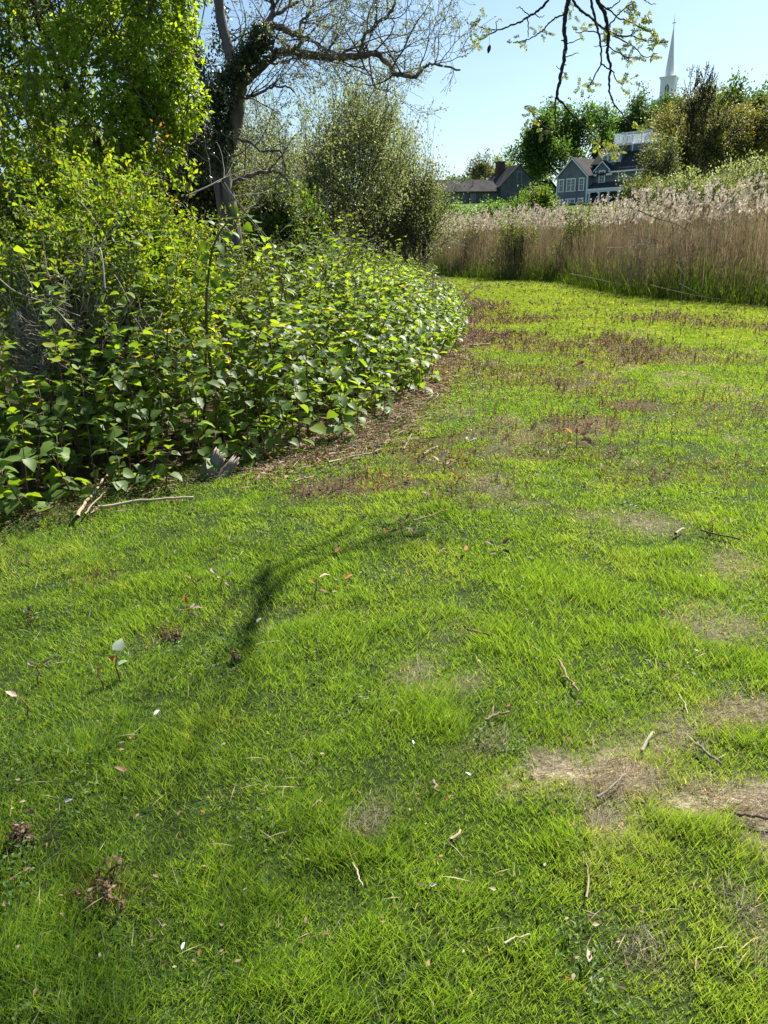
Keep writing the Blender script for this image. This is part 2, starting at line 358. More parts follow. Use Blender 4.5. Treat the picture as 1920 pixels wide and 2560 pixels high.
p_ = t.nodes.new('ShaderNodeBsdfPrincipled'); p_.inputs['Roughness'].default_value = .95; p_.inputs['Specular IOR Level'].default_value = .1
b_ = t.nodes.new('ShaderNodeBump'); b_.inputs['Strength'].default_value = .7; b_.inputs['Distance'].default_value = .02
t.links.new(h_.outputs[0], p_.inputs['Base Color']); t.links.new(n_.outputs[0], b_.inputs['Height']); t.links.new(b_.outputs[0], p_.inputs['Normal']); t.links.new(p_.outputs[0], out.inputs[0])
tag(gm.build('ground', m, smooth=True), kind='structure')

# ================================================================== BUILDINGS
def panel(mb, pts, m=0): mb.ngon(pts, m=m)
def gable_prism(mb, x0, x1, y0, y1, zb, ze, zr, m=0):
    """walls of a block whose ridge runs along y; gables face -y and +y"""
    xm = (x0 + x1) / 2
    mb.ngon([(x0, y0, zb), (x1, y0, zb), (x1, y0, ze), (xm, y0, zr), (x0, y0, ze)], m=m)
    mb.ngon([(x1, y1, zb), (x0, y1, zb), (x0, y1, ze), (xm, y1, zr), (x1, y1, ze)], m=m)
    mb.ngon([(x0, y1, zb), (x0, y0, zb), (x0, y0, ze), (x0, y1, ze)], m=m)
    mb.ngon([(x1, y0, zb), (x1, y1, zb), (x1, y1, ze), (x1, y0, ze)], m=m)
def slab(mb, a, b, c, d, th, m=0):
    """a quad roof plane given thickness th downwards"""
    A = [Vector(p) for p in (a, b, c, d)]; B = [p - Vector((0, 0, th)) for p in A]
    V = [tuple(p) for p in A + B]
    mb.add(V, [[(0, 1, 2, 3), (7, 6, 5, 4), (0, 4, 5, 1), (1, 5, 6, 2), (2, 6, 7, 3), (3, 7, 4, 0)]], m=m)
def window(parent, x, z, wd, ht, y, n=1, cols=2, rows=4, face='-y', trim=.13, sill=True, fm='white'):
    """sash window(s) on a wall at y looking to -y: frame > pane > muntins in the frame mesh"""
    f = MB(); tw = trim
    W = wd * n
    f.box((x - W / 2 - tw, y - .06, z), (x - W / 2, y + .04, z + ht)); f.box((x + W / 2, y - .06, z), (x + W / 2 + tw, y + .04, z + ht))
    f.box((x - W / 2 - tw - .04, y - .075, z + ht), (x + W / 2 + tw + .04, y + .04, z + ht + tw * 1.1)); f.box((x - W / 2 - tw - .06, y - .10, z - tw * .8), (x + W / 2 + tw + .06, y + .04, z))
    for k in range(1, n): f.box((x - W / 2 + k * wd - .06, y - .055, z), (x - W / 2 + k * wd + .06, y + .04, z + ht))
    for k in range(n):
        cx = x - W / 2 + k * wd
        f.box((cx + .003, y - .045, z + ht * .48), (cx + wd - .003, y + .04, z + ht * .52))
        for r in range(1, rows):
            if r * 2 != rows: f.box((cx + .003, y - .035, z + ht * r / rows - .012), (cx + wd - .003, y + .035, z + ht * r / rows + .012))
        for q in range(1, cols): f.box((cx + wd * q / cols - .012, y - .038, z + .003), (cx + wd * q / cols + .012, y + .038, z + ht - .003))
    g = MB(); g.box((x - W / 2 + .001, y - .015, z + .001), (x + W / 2 - .001, y + .03, z + ht - .001))
    w_ = f.build('window', M[fm], parent); g.build('pane', M['glass'], w_)
    return w_

# --- the grey shingled house with white trim, right of centre
Oh = at(1464, 530, 100); AZ = math.degrees(math.atan2(Oh.x, Oh.y))
hr = thing('shingled_house', 'grey shingled house with white trim, columned porch and rooftop deck above the reeds', 'house', (Oh.x, Oh.y, Oh.z), -R(AZ + 30))
B = -4.5                                            # foundation runs down into the hill
wl = MB()
GW = 4.7                                            # gable wing: x -GW..0, y 0..6.4
gable_prism(wl, -GW, 0, 0, 6.4, B, 4.75, 7.05)
wl.build('gable_wall', M['shingle'], hr)
wl = MB()
wl.ngon([(0.003, 1.5, B), (9.5, 1.5, B), (9.5, 1.5, 5.35), (3.05, 1.5, 5.35), (3.05, 1.5, 4.75), (.003, 1.5, 4.75)])
wl.ngon([(9.5, 1.5, B), (9.5, 10, B), (9.5, 10, 5.35), (9.5, 5.75, 8.4), (9.5, 1.5, 5.3)])
wl.ngon([(2.9, 2.6, 4.0), (2.9, 1.62, 4.0), (2.9, 1.62, 5.3), (2.9, 2.6, 6.0)]); wl.ngon([(-.9, 10, B), (-.9, 2.6, B), (-.9, 2.6, 6.0), (-.9, 5.75, 8.4), (-.9, 10, 5.35)])
wl.ngon([(9.5, 10, B), (-.9, 10, B), (-.9, 10, 5.35), (9.5, 10, 5.35)])
# wall dormer front (pentagon) standing 3 cm proud
wl.ngon([(.25, 1.47, 3.4), (2.35, 1.47, 3.4), (2.35, 1.47, 5.35), (1.3, 1.47, 6.35), (.25, 1.47, 5.35)])
wl.ngon([(2.35, 1.47, 4.76), (2.35, 4.0, 4.76), (2.35, 4.0, 5.35), (2.35, 1.47, 5.35)])
wl.build('facade_wall', M['shingle'], hr)
rf = MB(); th = .16; o = .22
xm = -GW / 2; sl = (7.05 - 4.75) / (GW / 2)
for sx in (-1, 1):
    slab(rf, (xm, -o, 7.12), (xm, 6.2, 7.12), (xm + sx * (GW / 2 + o), 6.2, 7.12 - sl * (GW / 2 + o)), (xm + sx * (GW / 2 + o), -o, 7.12 - sl * (GW / 2 + o)), th)
rf.build('gable_roof', M['roof'], hr)
rf = MB()
slab(rf, (2.6, 1.1, 5.05), (9.9, 1.1, 5.05), (9.9, 2.6, 6.163), (2.6, 2.6, 6.163), th)
slab(rf, (-1.1, 2.603, 6.165), (9.9, 2.603, 6.165), (9.9, 5.75, 8.5), (-1.1, 5.75, 8.5), th)
slab(rf, (9.9, 10.4, 5.05), (-1.1, 10.4, 5.05), (-1.1, 5.75, 8.5), (9.9, 5.75, 8.5), th)
slab(rf, (-.1, 1.25, 4.78), (2.75, 1.25, 4.78), (2.75, 3.6, 6.6), (-.1, 3.6, 6.6), .14)
for sx in (-1, 1):                                  # the wall dormer's own little roof
    slab(rf, (1.3, 1.3, 6.5), (1.3, 4.2, 6.5), (1.3 + sx * 1.25, 4.2, 5.3), (1.3 + sx * 1.25, 1.3, 5.3), .12)
rf.build('main_roof', M['roof_dark'], hr)
pr = MB(); slab(pr, (-.02, .1, 2.95), (8.2, .1, 2.95), (8.2, 1.46, 3.75), (-.02, 1.46, 3.75), .12); pr.build('porch_roof', M['roof'], hr)
tr = MB()
for sx in (-1, 1):                                  # rake boards on the gable
    slab(tr, (xm, -o - .05, 7.03), (xm, -o - .004, 7.03), (xm + sx * (GW / 2 + o), -o - .004, 7.03 - sl * (GW / 2 + o)), (xm + sx * (GW / 2 + o), -o - .05, 7.03 - sl * (GW / 2 + o)), .2)
    slab(tr, (1.3, 1.25, 6.44), (1.3, 1.297, 6.44), (1.3 + sx * 1.25, 1.297, 5.24), (1.3 + sx * 1.25, 1.25, 5.24), .17)
for cx in (-GW, -.14): tr.box((cx, -.03, B), (cx + .14, .001, 4.72))
tr.box((.003, .0, B), (.03, .16, 4.6))
tr.box((-GW, -.05, -.02), (0, -.032, .14))
tr.box((2.62, 1.04, 4.82), (9.9, 1.098, 5.02)); tr.box((.0, 1.19, 4.55), (.62, 1.247, 4.78)); tr.box((2.0, 1.19, 4.55), (2.9, 1.247, 4.78))
for cx in (.25, 2.21): tr.box((cx, 1.44, 4.8), (cx + .14, 1.469, 5.25))
tr.box((-.02, .02, 2.62), (8.2, .098, 2.93)); tr.box((-.02, .11, 2.45), (8.2, .25, 2.62))
tr.build('trim_boards', M['white'], hr)
for k in range(6):                                  # porch posts
    pb = MB(); cx = .25 + 1.42 * k
    pb.box((cx - .17, .12, -.35), (cx + .17, .44, -.15)); pb.tube([(cx, .28, -.15), (cx, .28, 1.0), (cx, .28, 2.3)], [.15, .15, .125], 12); pb.box((cx - .18, .12, 2.3), (cx + .18, .44, 2.449))
    pb.build('porch_column', M['white'], hr)
dk = MB(); dk.box((.05, .1, -.5), (8.2, 1.46, -.36)); dk.build('porch_floor', M['white'], hr)
dk = MB()
for k in range(4): dk.box((.5 + 1.7 * k, 1.44, .0), (1.6 + 1.7 * k, 1.48, 2.2))
dk.build('porch_opening', M['dark'], hr)
for cx, n in ((-3.95, 1), (-2.45, 2), (-.85, 1)):
    wd = .56 if n == 1 else .58
    window(hr, cx, 2.85, wd, 1.45, 0, n); window(hr, cx, .12, wd + .05, 1.6, 0, n)
window(hr, 1.3, 3.75, .66, 1.35, 1.47); window(hr, 4.1, 3.55, .7, 1.35, 1.5); window(hr, 6.6, 3.55, .7, 1.35, 1.5)
# shed dormer with three small windows on the front slope
sdm = MB()
sdm.ngon([(2.1, 2.6, 5.6), (5.0, 2.6, 5.6), (5.0, 2.6, 7.55), (2.1, 2.6, 7.55)])
for x_ in (2.1, 5.0): sdm.ngon([(x_, 2.6, 5.6), (x_, 5.4, 8.6), (x_, 5.4, 8.75), (x_, 2.6, 7.55)])
sdo = sdm.build('roof_dormer', M['shingle'], hr); sdo.location = (-1.8, 0, -.1)
s2 = MB(); slab(s2, (1.95, 2.4, 7.52), (5.15, 2.4, 7.52), (5.15, 5.5, 8.95), (1.95, 5.5, 8.95), .12); s2.build('dormer_roof', M['roof_dark'], sdo)
s3 = MB(); s3.box((1.95, 2.35, 7.36), (5.15, 2.397, 7.54)); s3.box((5.003, 2.55, 5.75), (5.03, 2.7, 7.36)); s3.build('dormer_trim', M['white'], sdo)
for k in range(3): window(sdo, 2.75 + .85 * k, 6.45, .62, .72, 2.6, 1, 2, 2)
# rooftop deck (widow's walk)
wk = MB(); wk.box((3.6, 4.6, 7.6), (8.8, 7.6, 9.25)); wk.build('deck_base', M['shingle'], hr).location = (-2.5, 0, -.85)
rl = MB()
rl.box((3.5, 4.52, 9.25), (8.9, 7.7, 9.38))
for k in range(5):
    for y_ in (4.55, 7.55): rl.box((3.52 + k * 1.3, y_, 9.383), (3.64 + k * 1.3, y_ + .12, 10.75))
for k in range(2): rl.box((3.52 + k * 5.2, 6.0, 9.383), (3.64 + k * 5.2, 6.12, 10.75))
for y_ in (4.56, 7.56): rl.box((3.5, y_, 10.753), (8.9, y_ + .1, 10.85)); rl.box((3.5, y_ + .02, 9.55), (8.9, y_ + .08, 9.62))
for x_ in (3.53, 8.75): rl.box((x_, 4.663, 10.757), (x_ + .1, 7.557, 10.84))
for k in range(42):
    for y_ in (4.585, 7.585): rl.box((3.7 + k * .122, y_, 9.623), (3.765 + k * .122, y_ + .03, 10.75))
for k in range(22): rl.box((3.56, 4.75 + k * .128, 9.4), (3.6, 4.81 + k * .128, 10.755))
for y0, y1 in ((4.53, 4.598),): rl.box((3.6, y0, 7.7), (3.75, y1, 9.25)); rl.box((6.2, y0, 8.3), (6.35, y1, 9.25)); rl.box((8.65, y0, 8.3), (8.8, y1, 9.25))
rl.build('deck_railing', M['white'], hr).location = (-2.5, 0, -.85)

hr.scale = (.9, .9, .88)
# --- the dark shingled house with the brick chimney, left of it
O2 = at(1250, 528, 115); AZ2 = math.degrees(math.atan2(O2.x, O2.y))
hl = thing('saltbox_house', 'dark weathered shingle house with long low wing and brick chimney', 'house', (O2.x, O2.y, O2.z), -R(AZ2) + R(24))
W2 = 5.8                                            # gable block x 0..W2 facing -y, ridge along y
wl = MB()
zr, ze = 6.7, 3.6
wl.ngon([(0, 0, -5), (W2, 0, -5), (W2, 0, ze + .4), (W2 * .53, 0, zr), (0, 0, ze)])
wl.ngon([(W2, 8, -5), (0, 8, -5), (0, 8, ze), (W2 * .53, 8, zr), (W2, 8, ze + .4)])
wl.ngon([(0, 8, -5), (0, 0, -5), (0, 0, ze), (0, 8, ze)]); wl.ngon([(W2, 0, -5), (W2, 8, -5), (W2, 8, ze + .4), (W2, 0, ze + .4)])
wl.build('gable_wall', M['shingle_dark'], hl)
rf = MB(); xr = W2 * .53
slab(rf, (xr, -.12, zr + .1), (xr, 8.2, zr + .1), (-.25, 8.2, ze - .05), (-.25, -.12, ze - .05), .14)
slab(rf, (xr, 8.2, zr + .1), (xr, -.12, zr + .1), (W2 + .2, -.12, ze + .3), (W2 + .2, 8.2, ze + .3), .14)
rf.build('main_roof', M['roof_dark'], hl)
ch = MB(); ch.box((xr - 1.5, 4.6, zr - 1.6), (xr - .3, 5.8, zr + .85)); ch.box((xr - 1.56, 4.54, zr + .85), (xr - .24, 5.86, zr + .97)); ch.build('chimney', M['brick'], hl)
# the low wing runs off to the left, its ridge along x
wl = MB()
wl.ngon([(-10.2, .3, -5), (-.003, .3, -5), (-.003, .3, 3.1), (-10.2, .3, 3.1)])
wl.ngon([(-10.2, 6, -5), (-10.2, .3, -5), (-10.2, .3, 3.1), (-10.2, 3.1, 4.75), (-10.2, 6, 3.1)])
wl.ngon([(-.003, 6, -5), (-10.2, 6, -5), (-10.2, 6, 3.1), (-.003, 6, 3.1)])
wl.build('wing_wall', M['shingle_dark'], hl)
rf = MB(); slab(rf, (-10.5, -.05, 2.95), (-.1, -.05, 2.95), (-.1, 3.1, 4.85), (-10.5, 3.1, 4.85), .14); slab(rf, (-.1, 6.3, 2.95), (-10.5, 6.3, 2.95), (-10.5, 3.1, 4.85), (-.1, 3.1, 4.85), .14)
rf.build('wing_roof', M['roof'], hl)
for x_, y_, z_ in ((-4.0, 1.4, 3.8), (-4.8, 2.9, 4.7)):
    vb = MB(); vb.cyl((x_, y_, z_), (x_, y_, z_ + .7), .06, .06, 8); vb.cyl((x_, y_, z_ + .7), (x_, y_, z_ + .76), .09, .09, 8); vb.build('vent_pipe', M['metal'], hl)
M['grey_frame'] = noise_mat('grey_paint', (.16, .18, .20), (.22, .24, .26), 4, .7, 0)
window(hl, -4.4, 1.15, .62, 1.3, .3, 1, fm='grey_frame'); window(hl, -2.4, 1.15, .62, 1.3, .3, 1, fm='grey_frame'); window(hl, -8.0, .9, .66, 1.5, .3, 4, 1, 2, fm='grey_frame')
window(hl, 2.0, 1.0, .6, 1.5, 0, 1, fm='grey_frame'); window(hl, 4.9, 1.0, .6, 1.3, 0, 1, fm='grey_frame'); window(hl, 3.05, 4.3, .55, 1.3, 0, 1, fm='grey_frame')
hl.scale = (.9, .9, .88)
# low hipped roof of the little porch in front of it
hp = thing('garden_shed', 'low shed with a hipped grey roof in front of the dark house', 'shed', tuple(at(1228, 545, 108)), -R(AZ2) + R(24))
s = MB(); s.box((-2, -1.2, -3), (2.6, 1.2, 1.0)); s.build('wall', M['shingle_dark'], hp)
s = MB(); v = [(-2.5, -1.7, 1.0), (3.1, -1.7, 1.0), (3.1, 1.7, 1.0), (-2.5, 1.7, 1.0), (-1.0, 0, 1.75), (1.6, 0, 1.75)]
s.add(v, [np.array([(0, 1, 5, 4), (2, 3, 4, 5), (3, 2, 1, 0)]), np.array([(1, 2, 5), (3, 0, 4)])]); s.build('roof', M['roof'], hp)
# small dark outbuilding between the two houses, and a roof showing at the right edge
def small_house(nm, label, px, py, Y, wd, dp, ze, zr, rz, wm, rm, cat='shed'):
    O = at(px, py, Y); h = thing(nm, label, cat, tuple(O), rz)
    s = MB(); gable_prism(s, -wd / 2, wd / 2, 0, dp, -5, ze, zr); s.build('wall', M[wm], h)
    s = MB(); k = (zr - ze) / (wd / 2)
    for sx in (-1, 1): slab(s, (0, -.2, zr + .08), (0, dp + .2, zr + .08), (sx * (wd / 2 + .25), dp + .2, zr + .08 - k * (wd / 2 + .25)), (sx * (wd / 2 + .25), -.2, zr + .08 - k * (wd / 2 + .25)), .14)
    s.build('roof', M[rm], h)
    f = MB(); f.box((-.45, -.06, .9), (.45, .02, 2.2)); w_ = f.build('window', M['grey_frame'], h); g = MB(); g.box((-.36, -.075, 1.0), (.36, -.061, 2.1)); g.build('pane', M['glass'], w_)
    return h
small_house('outbuilding', 'small dark gabled outbuilding half hidden between the two houses', 1372, 528, 125, 5.0, 7, 2.2, 4.3, -R(14) + R(42), 'shingle_dark', 'roof_dark')
small_house('far_house', 'far house whose dark roof shows over the bushes beside the tall brown tree', 1925, 430, 100, 7, 9, 1.6, 4.2, -R(25) + R(50), 'shingle_dark', 'roof_dark', 'house')

# --- the church: white belfry and spire on the hill
sc_ = at(1669, 246, 165); k = 165 / FPX * 1.06
ch = thing('church_steeple', 'white church steeple with a pointed spire and dark arched belfry window', 'steeple', (sc_.x, sc_.y, sc_.z), -R(19) - R(12))
b = MB(); hw = 1.3
H1 = 2.95
b.box((-hw, -hw, 0), (hw, hw, H1)); b.box((-hw - .05, -hw - .05, H1), (hw + .05, hw + .05, H1 + .25))
b.build('belfry', M['white'], ch)
b = MB(); b.box((-hw - .16, -hw - .16, H1 + .25), (hw + .16, hw + .16, H1 + .42)); b.box((-hw - .24, -hw - .24, H1 + .42), (hw + .24, hw + .24, H1 + .62)); b.build('cornice', M['white'], ch)
b = MB(); a8 = [(math.cos(R(22.5 + 45 * q)), math.sin(R(22.5 + 45 * q))) for q in range(8)]
zs = H1 + .62; HS = 8.4
v = [(0.92 * c, 0.92 * s, zs) for c, s in a8] + [(.05 * c, .05 * s, zs + HS) for c, s in a8]
b.add(v, [np.array([(q, (q + 1) % 8, 8 + (q + 1) % 8, 8 + q) for q in range(8)])]); b.build('spire', M['white'], ch)
b = MB(); b.tube([(0, 0, zs + HS - .3), (0, 0, zs + HS + 1.0), (0, 0, zs + HS + 1.85)], [.06, .045, .015], 6); b.box((-.36, -.03, zs + HS + .55), (.36, .03, zs + HS + .64)); b.box((-.02, -.36, zs + HS + .552), (.02, .36, zs + HS + .63))
b.tube([(0, 0, zs + HS + .45), (0, 0, zs + HS + .53), (0, 0, zs + HS + .66), (0, 0, zs + HS + .74)], [.03, .12, .12, .03], 10); b.build('weathervane', M['metal'], ch)
b = MB(); b.box((-hw - 1.2, -hw - 1.2, -.9), (hw + 1.2, hw + 1.2, -.35)); b.box((-hw - .9, -hw - .9, -12), (hw + .9, hw + .9, -.903)); b.box((-hw - .3, -hw - .3, -.35), (hw + .3, hw + .3, -.002)); b.build('tower', M['white'], ch)
def lancet(x0, x1, z0, zs_, y):                      # outline of a pointed arch
    wd = x1 - x0; L = [(x0, y, z0), (x1, y, z0), (x1, y, zs_)]
    for q in range(1, 8): a = q / 8 * R(60); L.append((x0 + wd * math.cos(a), y, zs_ + wd * math.sin(a)))
    for q in range(8, -1, -1): a = q / 8 * R(60); L.append((x1 - wd * math.cos(a), y, zs_ + wd * math.sin(a)))
    return L
for rz in (0, 90):
    g = MB(); g.ngon(lancet(-.42, .42, .62, 1.6, -hw - .012)); w_ = g.build('belfry_window', M['glass'], ch); w_.rotation_euler = (0, 0, R(rz))
    f = MB()
    f.box((-.04, -hw - .05, .62), (.04, -hw - .013, 1.55)); f.box((-.52, -hw - .09, .52), (.52, -hw - .013, .62))
    for sx in (-1, 1):
        f.tube([(sx * .04, -hw - .03, 1.5), (sx * .09, -hw - .03, 1.82), (sx * .24, -hw - .03, 2.1)], .03, 4)
        f.box((sx * .42 - .04, -hw - .05, .622), (sx * .42 + .04, -hw - .013, 1.6))
        f.tube([(sx * .42 - sx * .84 * (1 - math.cos(R(60) * q / 6)), -hw - .03, 1.6 + .84 * math.sin(R(60) * q / 6)) for q in range(7)], .04, 4)
    f.build('window_frame', M['white'], w_)

# ================================================================== TREES AND SHRUBS
def rvec(rng): return Vector((rng.gauss(0, 1), rng.gauss(0, 1), rng.gauss(0, 1))).normalized()
def grow(rng, p, d, L, r, lvl, top, out, tips, kids=(3, 5), ang=(30, 60), ratio=(.5, .75), wander=.18, up=.06, nseg=6, start=.3, tap=.35, tip_from=1):
    """a wandering branch and its side branches; out gets (points, radii, level), tips gets (point, direction, level)"""
    pts = [p.copy()]; rad = [r]; dirs = [d.copy()]
    for i in range(nseg):
        d = (d + rvec(rng) * wander + Vector((0, 0, up))).normalized()
        p = p + d * (L / nseg); pts.append(p.copy()); rad.append(r * (1 - (1 - tap) * (i + 1) / nseg)); dirs.append(d.copy())
    out.append((pts, rad, lvl))
    if lvl >= top - tip_from + 1:
        for i in range(1, nseg + 1): tips.append((pts[i], dirs[i], lvl))
    if lvl < top:
        for q in range(rng.randint(*kids)):
            t = start + (1 - start) * (q + rng.random()) / kids[1]; t = min(t, .98)
            i = min(int(t * nseg), nseg - 1); f = t * nseg - i
            b = pts[i].lerp(pts[i + 1], f); ax = dirs[i + 1].cross(rvec(rng)).normalized()
            nd = (Matrix.Rotation(R(rng.uniform(*ang)), 3, ax) @ dirs[i + 1]).normalized()
            grow(rng, b, nd, L * rng.uniform(*ratio), rad[i] * .6, lvl + 1, top, out, tips, kids, ang, ratio, wander, up, nseg, start, tap, tip_from)
        grow(rng, pts[-1], d, L * ratio[0], rad[-1], lvl + 1, top, out, tips, kids, ang, ratio, wander, up, nseg, start, tap, tip_from)
def tubes(mb, out, sides=(8, 6, 5, 4, 3, 3), col=(.1, .085, .07), minr=.003, jit=0, rng=None):
    for pts, rad, l in out:
        k = 1 + (rng.uniform(-jit, jit) if rng else 0)
        mb.tube(pts, np.maximum(rad, minr), sides[min(l, len(sides) - 1)], tuple(c * k for c in col), cap=False)
def tip_leaves(mb, rs, tips, per, spread, size, cols, tpl=LEAF_DIAMOND, up=.5, along=.5, wts=None, clump=0.0, droop=0):
    P = np.array([tuple(t[0]) for t in tips]); D = np.array([tuple(t[1]) for t in tips])
    if clump: keep = vn(P[:, 0] + P[:, 2] * .7, P[:, 1] + P[:, 2] * .5, clump, 4) > .36; P, D = P[keep], D[keep]
    P = np.repeat(P, per, 0); D = np.repeat(D, per, 0); n = len(P)
    P = P + rs.normal(0, spread, (n, 3))
    dd = unit(D * along + rs.normal(0, 1, (n, 3)) * .7 + np.array([0, 0, .15 - droop])); N = unit(rs.normal(0, 1, (n, 3)) * (1 - up) + np.array([0, 0, up]))
    leaves(mb, P, dd, N, rs.uniform(size * .65, size * 1.25, n), tpl, mixc(rs, n, cols, wts))

def tree(name, label, cat, x, y, h, crown_r, seed, cols, leaf=.22, per=5, trunk_r=.22, spread=.35, lv=3, trunk_h=.3, group=None, kids=(4, 6), up=.06, wts=None, clump=0, stems=1, barkc=(.09, .078, .066), wander=.2, ang=(30, 62), tpl=LEAF_DIAMOND, lean=(0, 0), z=None, mat='soft', bark='twig', minr=.012):
    rng = random.Random(seed); rs = np.random.RandomState(seed)
    z = tz(x, y) if z is None else z
    t = thing(name, label, cat, (x, y, z), 0, group)
    out, tips = [], []
    for s in range(stems):
        if stems == 1: d = Vector((lean[0], lean[1], 1)).normalized(); p = Vector((0, 0, -.2))
        else:
            a = s / stems * 6.283 + rng.random(); k = rng.uniform(.1, .75) * crown_r / h * 1.6; d = Vector((math.cos(a) * k + lean[0], math.sin(a) * k + lean[1], 1)).normalized(); p = Vector((math.cos(a) * .12, math.sin(a) * .12, -.1))
        if stems == 1:
            tp = [p + d * (h * trunk_h * i / 4) + Vector((rng.gauss(0, .04), rng.gauss(0, .04), 0)) * h * .1 for i in range(5)]
            out.append((tp, [trunk_r * (1.25 - .4 * i / 4) for i in range(5)], 0))
            for q in range(rng.randint(5, 7)):
                a = q * 2.4 + rng.random(); e = rng.uniform(.25, 1.1); nd = Vector((math.cos(a) * e, math.sin(a) * e, 1)).normalized()
                L = h * (1 - trunk_h) * .52 * (1 if e < .6 else max(.6, crown_r / (h * .45) * .8))
                grow(rng, tp[-1 - (q % 2)], nd, L, trunk_r * .5, 1, lv, out, tips, kids, ang, (.5, .68), wander, up)
        else: grow(rng, p, d, h * rng.uniform(.42, .6), trunk_r * rng.uniform(.6, 1), 1, lv, out, tips, kids, ang, (.5, .7), wander, up, start=.35)
    # fit the grown crown to the wanted height and width
    T = np.array([tuple(a[0]) for a in tips]); zmax = np.percentile(T[:, 2], 99.3); rr = np.percentile(np.hypot(T[:, 0] - T[:, 0].mean(), T[:, 1] - T[:, 1].mean()), 97)
    kz, kr = h / zmax, crown_r / rr
    S = lambda v: Vector((v.x * kr, v.y * kr, v.z * kz)) if v.z > 0 else v
    out = [([S(v) for v in a], b, c) for a, b, c in out]; tips = [(S(a), b, c) for a, b, c in tips]
    tb = MB(); tubes(tb, out, col=barkc, minr=minr, jit=.2, rng=rng); tb.build('trunk', M[bark], t, True)
    cb = MB(); tip_leaves(cb, rs, tips, per, spread, leaf, cols, tpl, wts=wts, clump=clump); cb.build('crown', M[mat], t)
    return t
def ptree(name, label, cat, px, ptop, Y, width_px, seed, cols, group=None, pbase=None, **kw):
    """tree whose top shows at pixel (px, ptop) when it stands at distance Y"""
    a = at(px, ptop, Y); x = a.x; zg = tz(x, Y) if pbase is None else at(px, pbase, Y).z
    return tree(name, label, cat, x, Y, a.z - zg, width_px / 2 / pxm(Y) * 1.03, seed, cols, group=group, z=zg, **kw)

G_DEEP = [(.045, .10, .02), (.065, .135, .026), (.095, .165, .032)]
G_MID = [(.05, .105, .018), (.08, .14, .025), (.035, .08, .015)]
G_OLIVE = [(.085, .105, .035), (.12, .125, .045), (.065, .085, .03)]
G_SILVER = [(.15, .185, .09), (.11, .15, .06), (.20, .22, .13)]
G_BRONZE = [(.15, .16, .06), (.11, .125, .05), (.20, .20, .065), (.085, .105, .04)]
G_BRIGHT = [(.09, .19, .02), (.07, .15, .018), (.13, .22, .03)]
G_YELLOW = [(.16, .22, .025), (.11, .18, .02), (.21, .24, .03), (.08, .14, .02)]

# --- behind the houses
ptree('maple_tree', 'dense dark green broad tree standing between the two houses', 'tree', 1422, 268, 128, 215, 5, G_DEEP, leaf=.42, per=9, spread=.55, trunk_h=.22, lv=4, kids=(3, 5), pbase=520)
ptree('maple_tree', 'deep green round tree right below the church steeple', 'tree', 1590, 248, 140, 130, 8, G_DEEP + G_MID, leaf=.42, per=9, spread=.6, trunk_h=.25, lv=4, kids=(3, 4), pbase=460)
ptree('maple_tree', 'green tree in front of the steeple base, yellowish at its top', 'tree', 1662, 256, 120, 110, 9, G_MID + G_BRONZE, leaf=.38, per=8, spread=.6, trunk_h=.25, lv=4, kids=(3, 4), pbase=470)
ptree('maple_tree', 'green tree cut by the right edge of the picture, behind the brown tree', 'tree', 1895, 215, 92, 150, 12, G_DEEP + G_MID, leaf=.34, per=8, spread=.5, trunk_h=.25, lv=4, kids=(3, 4), pbase=470)
ptree('maple_tree', 'green tree filling the gap right of the roof deck', 'tree', 1790, 245, 105, 130, 13, G_MID + G_BRONZE, leaf=.34, per=8, spread=.5, trunk_h=.25, lv=4, kids=(3, 4), pbase=470)
ptree('bare_tree', 'thin nearly leafless tree behind the brick chimney', 'tree', 1205, 384, 140, 70, 14, G_OLIVE, leaf=.3, per=1, spread=.3, lv=4, kids=(3, 4), trunk_r=.15, pbase=500, minr=.02, barkc=(.16, .145, .125))
ptree('young_tree', 'pale yellow-green tree just right of the brick chimney', 'tree', 1262, 394, 138, 60, 15, G_YELLOW + G_OLIVE, leaf=.3, per=4, spread=.35, lv=3, trunk_r=.15, pbase=500)
ptree('bare_tree', 'thin open tree between the brick chimney and the dark maple', 'tree', 1345, 375, 136, 60, 16, G_OLIVE + G_MID, leaf=.3, per=1, spread=.3, lv=4, kids=(3, 4), trunk_r=.15, pbase=510, minr=.02, barkc=(.13, .12, .10))
# --- the big brown-green tree at right with its twiggy top, and the bushes under it
ptree('budding_tree', 'tall brown-green budding tree with a dark twiggy top beside the steeple', 'tree', 1768, 172, 62, 150, 21, G_BRONZE, leaf=.14, per=1, spread=.24, lv=5, kids=(3, 4), trunk_r=.24, trunk_h=.22, pbase=520, minr=.022, barkc=(.05, .042, .036), clump=1.7)
ptree('budding_tree', 'brown-gold budding tree right of the twiggy dark tree', 'tree', 1855, 232, 66, 190, 22, G_BRONZE + [(.20, .17, .03)], leaf=.18, per=5, spread=.3, lv=4, kids=(4, 5), trunk_r=.2, trunk_h=.2, pbase=520, minr=.02, barkc=(.06, .05, .042))
ptree('budding_tree', 'low golden budding tree partly covering the roof deck', 'tree', 1695, 282, 68, 120, 23, G_BRONZE + [(.22, .18, .03)], leaf=.17, per=5, spread=.3, lv=4, kids=(3, 5), trunk_r=.16, trunk_h=.2, pbase=520, minr=.02, barkc=(.06, .05, .042))
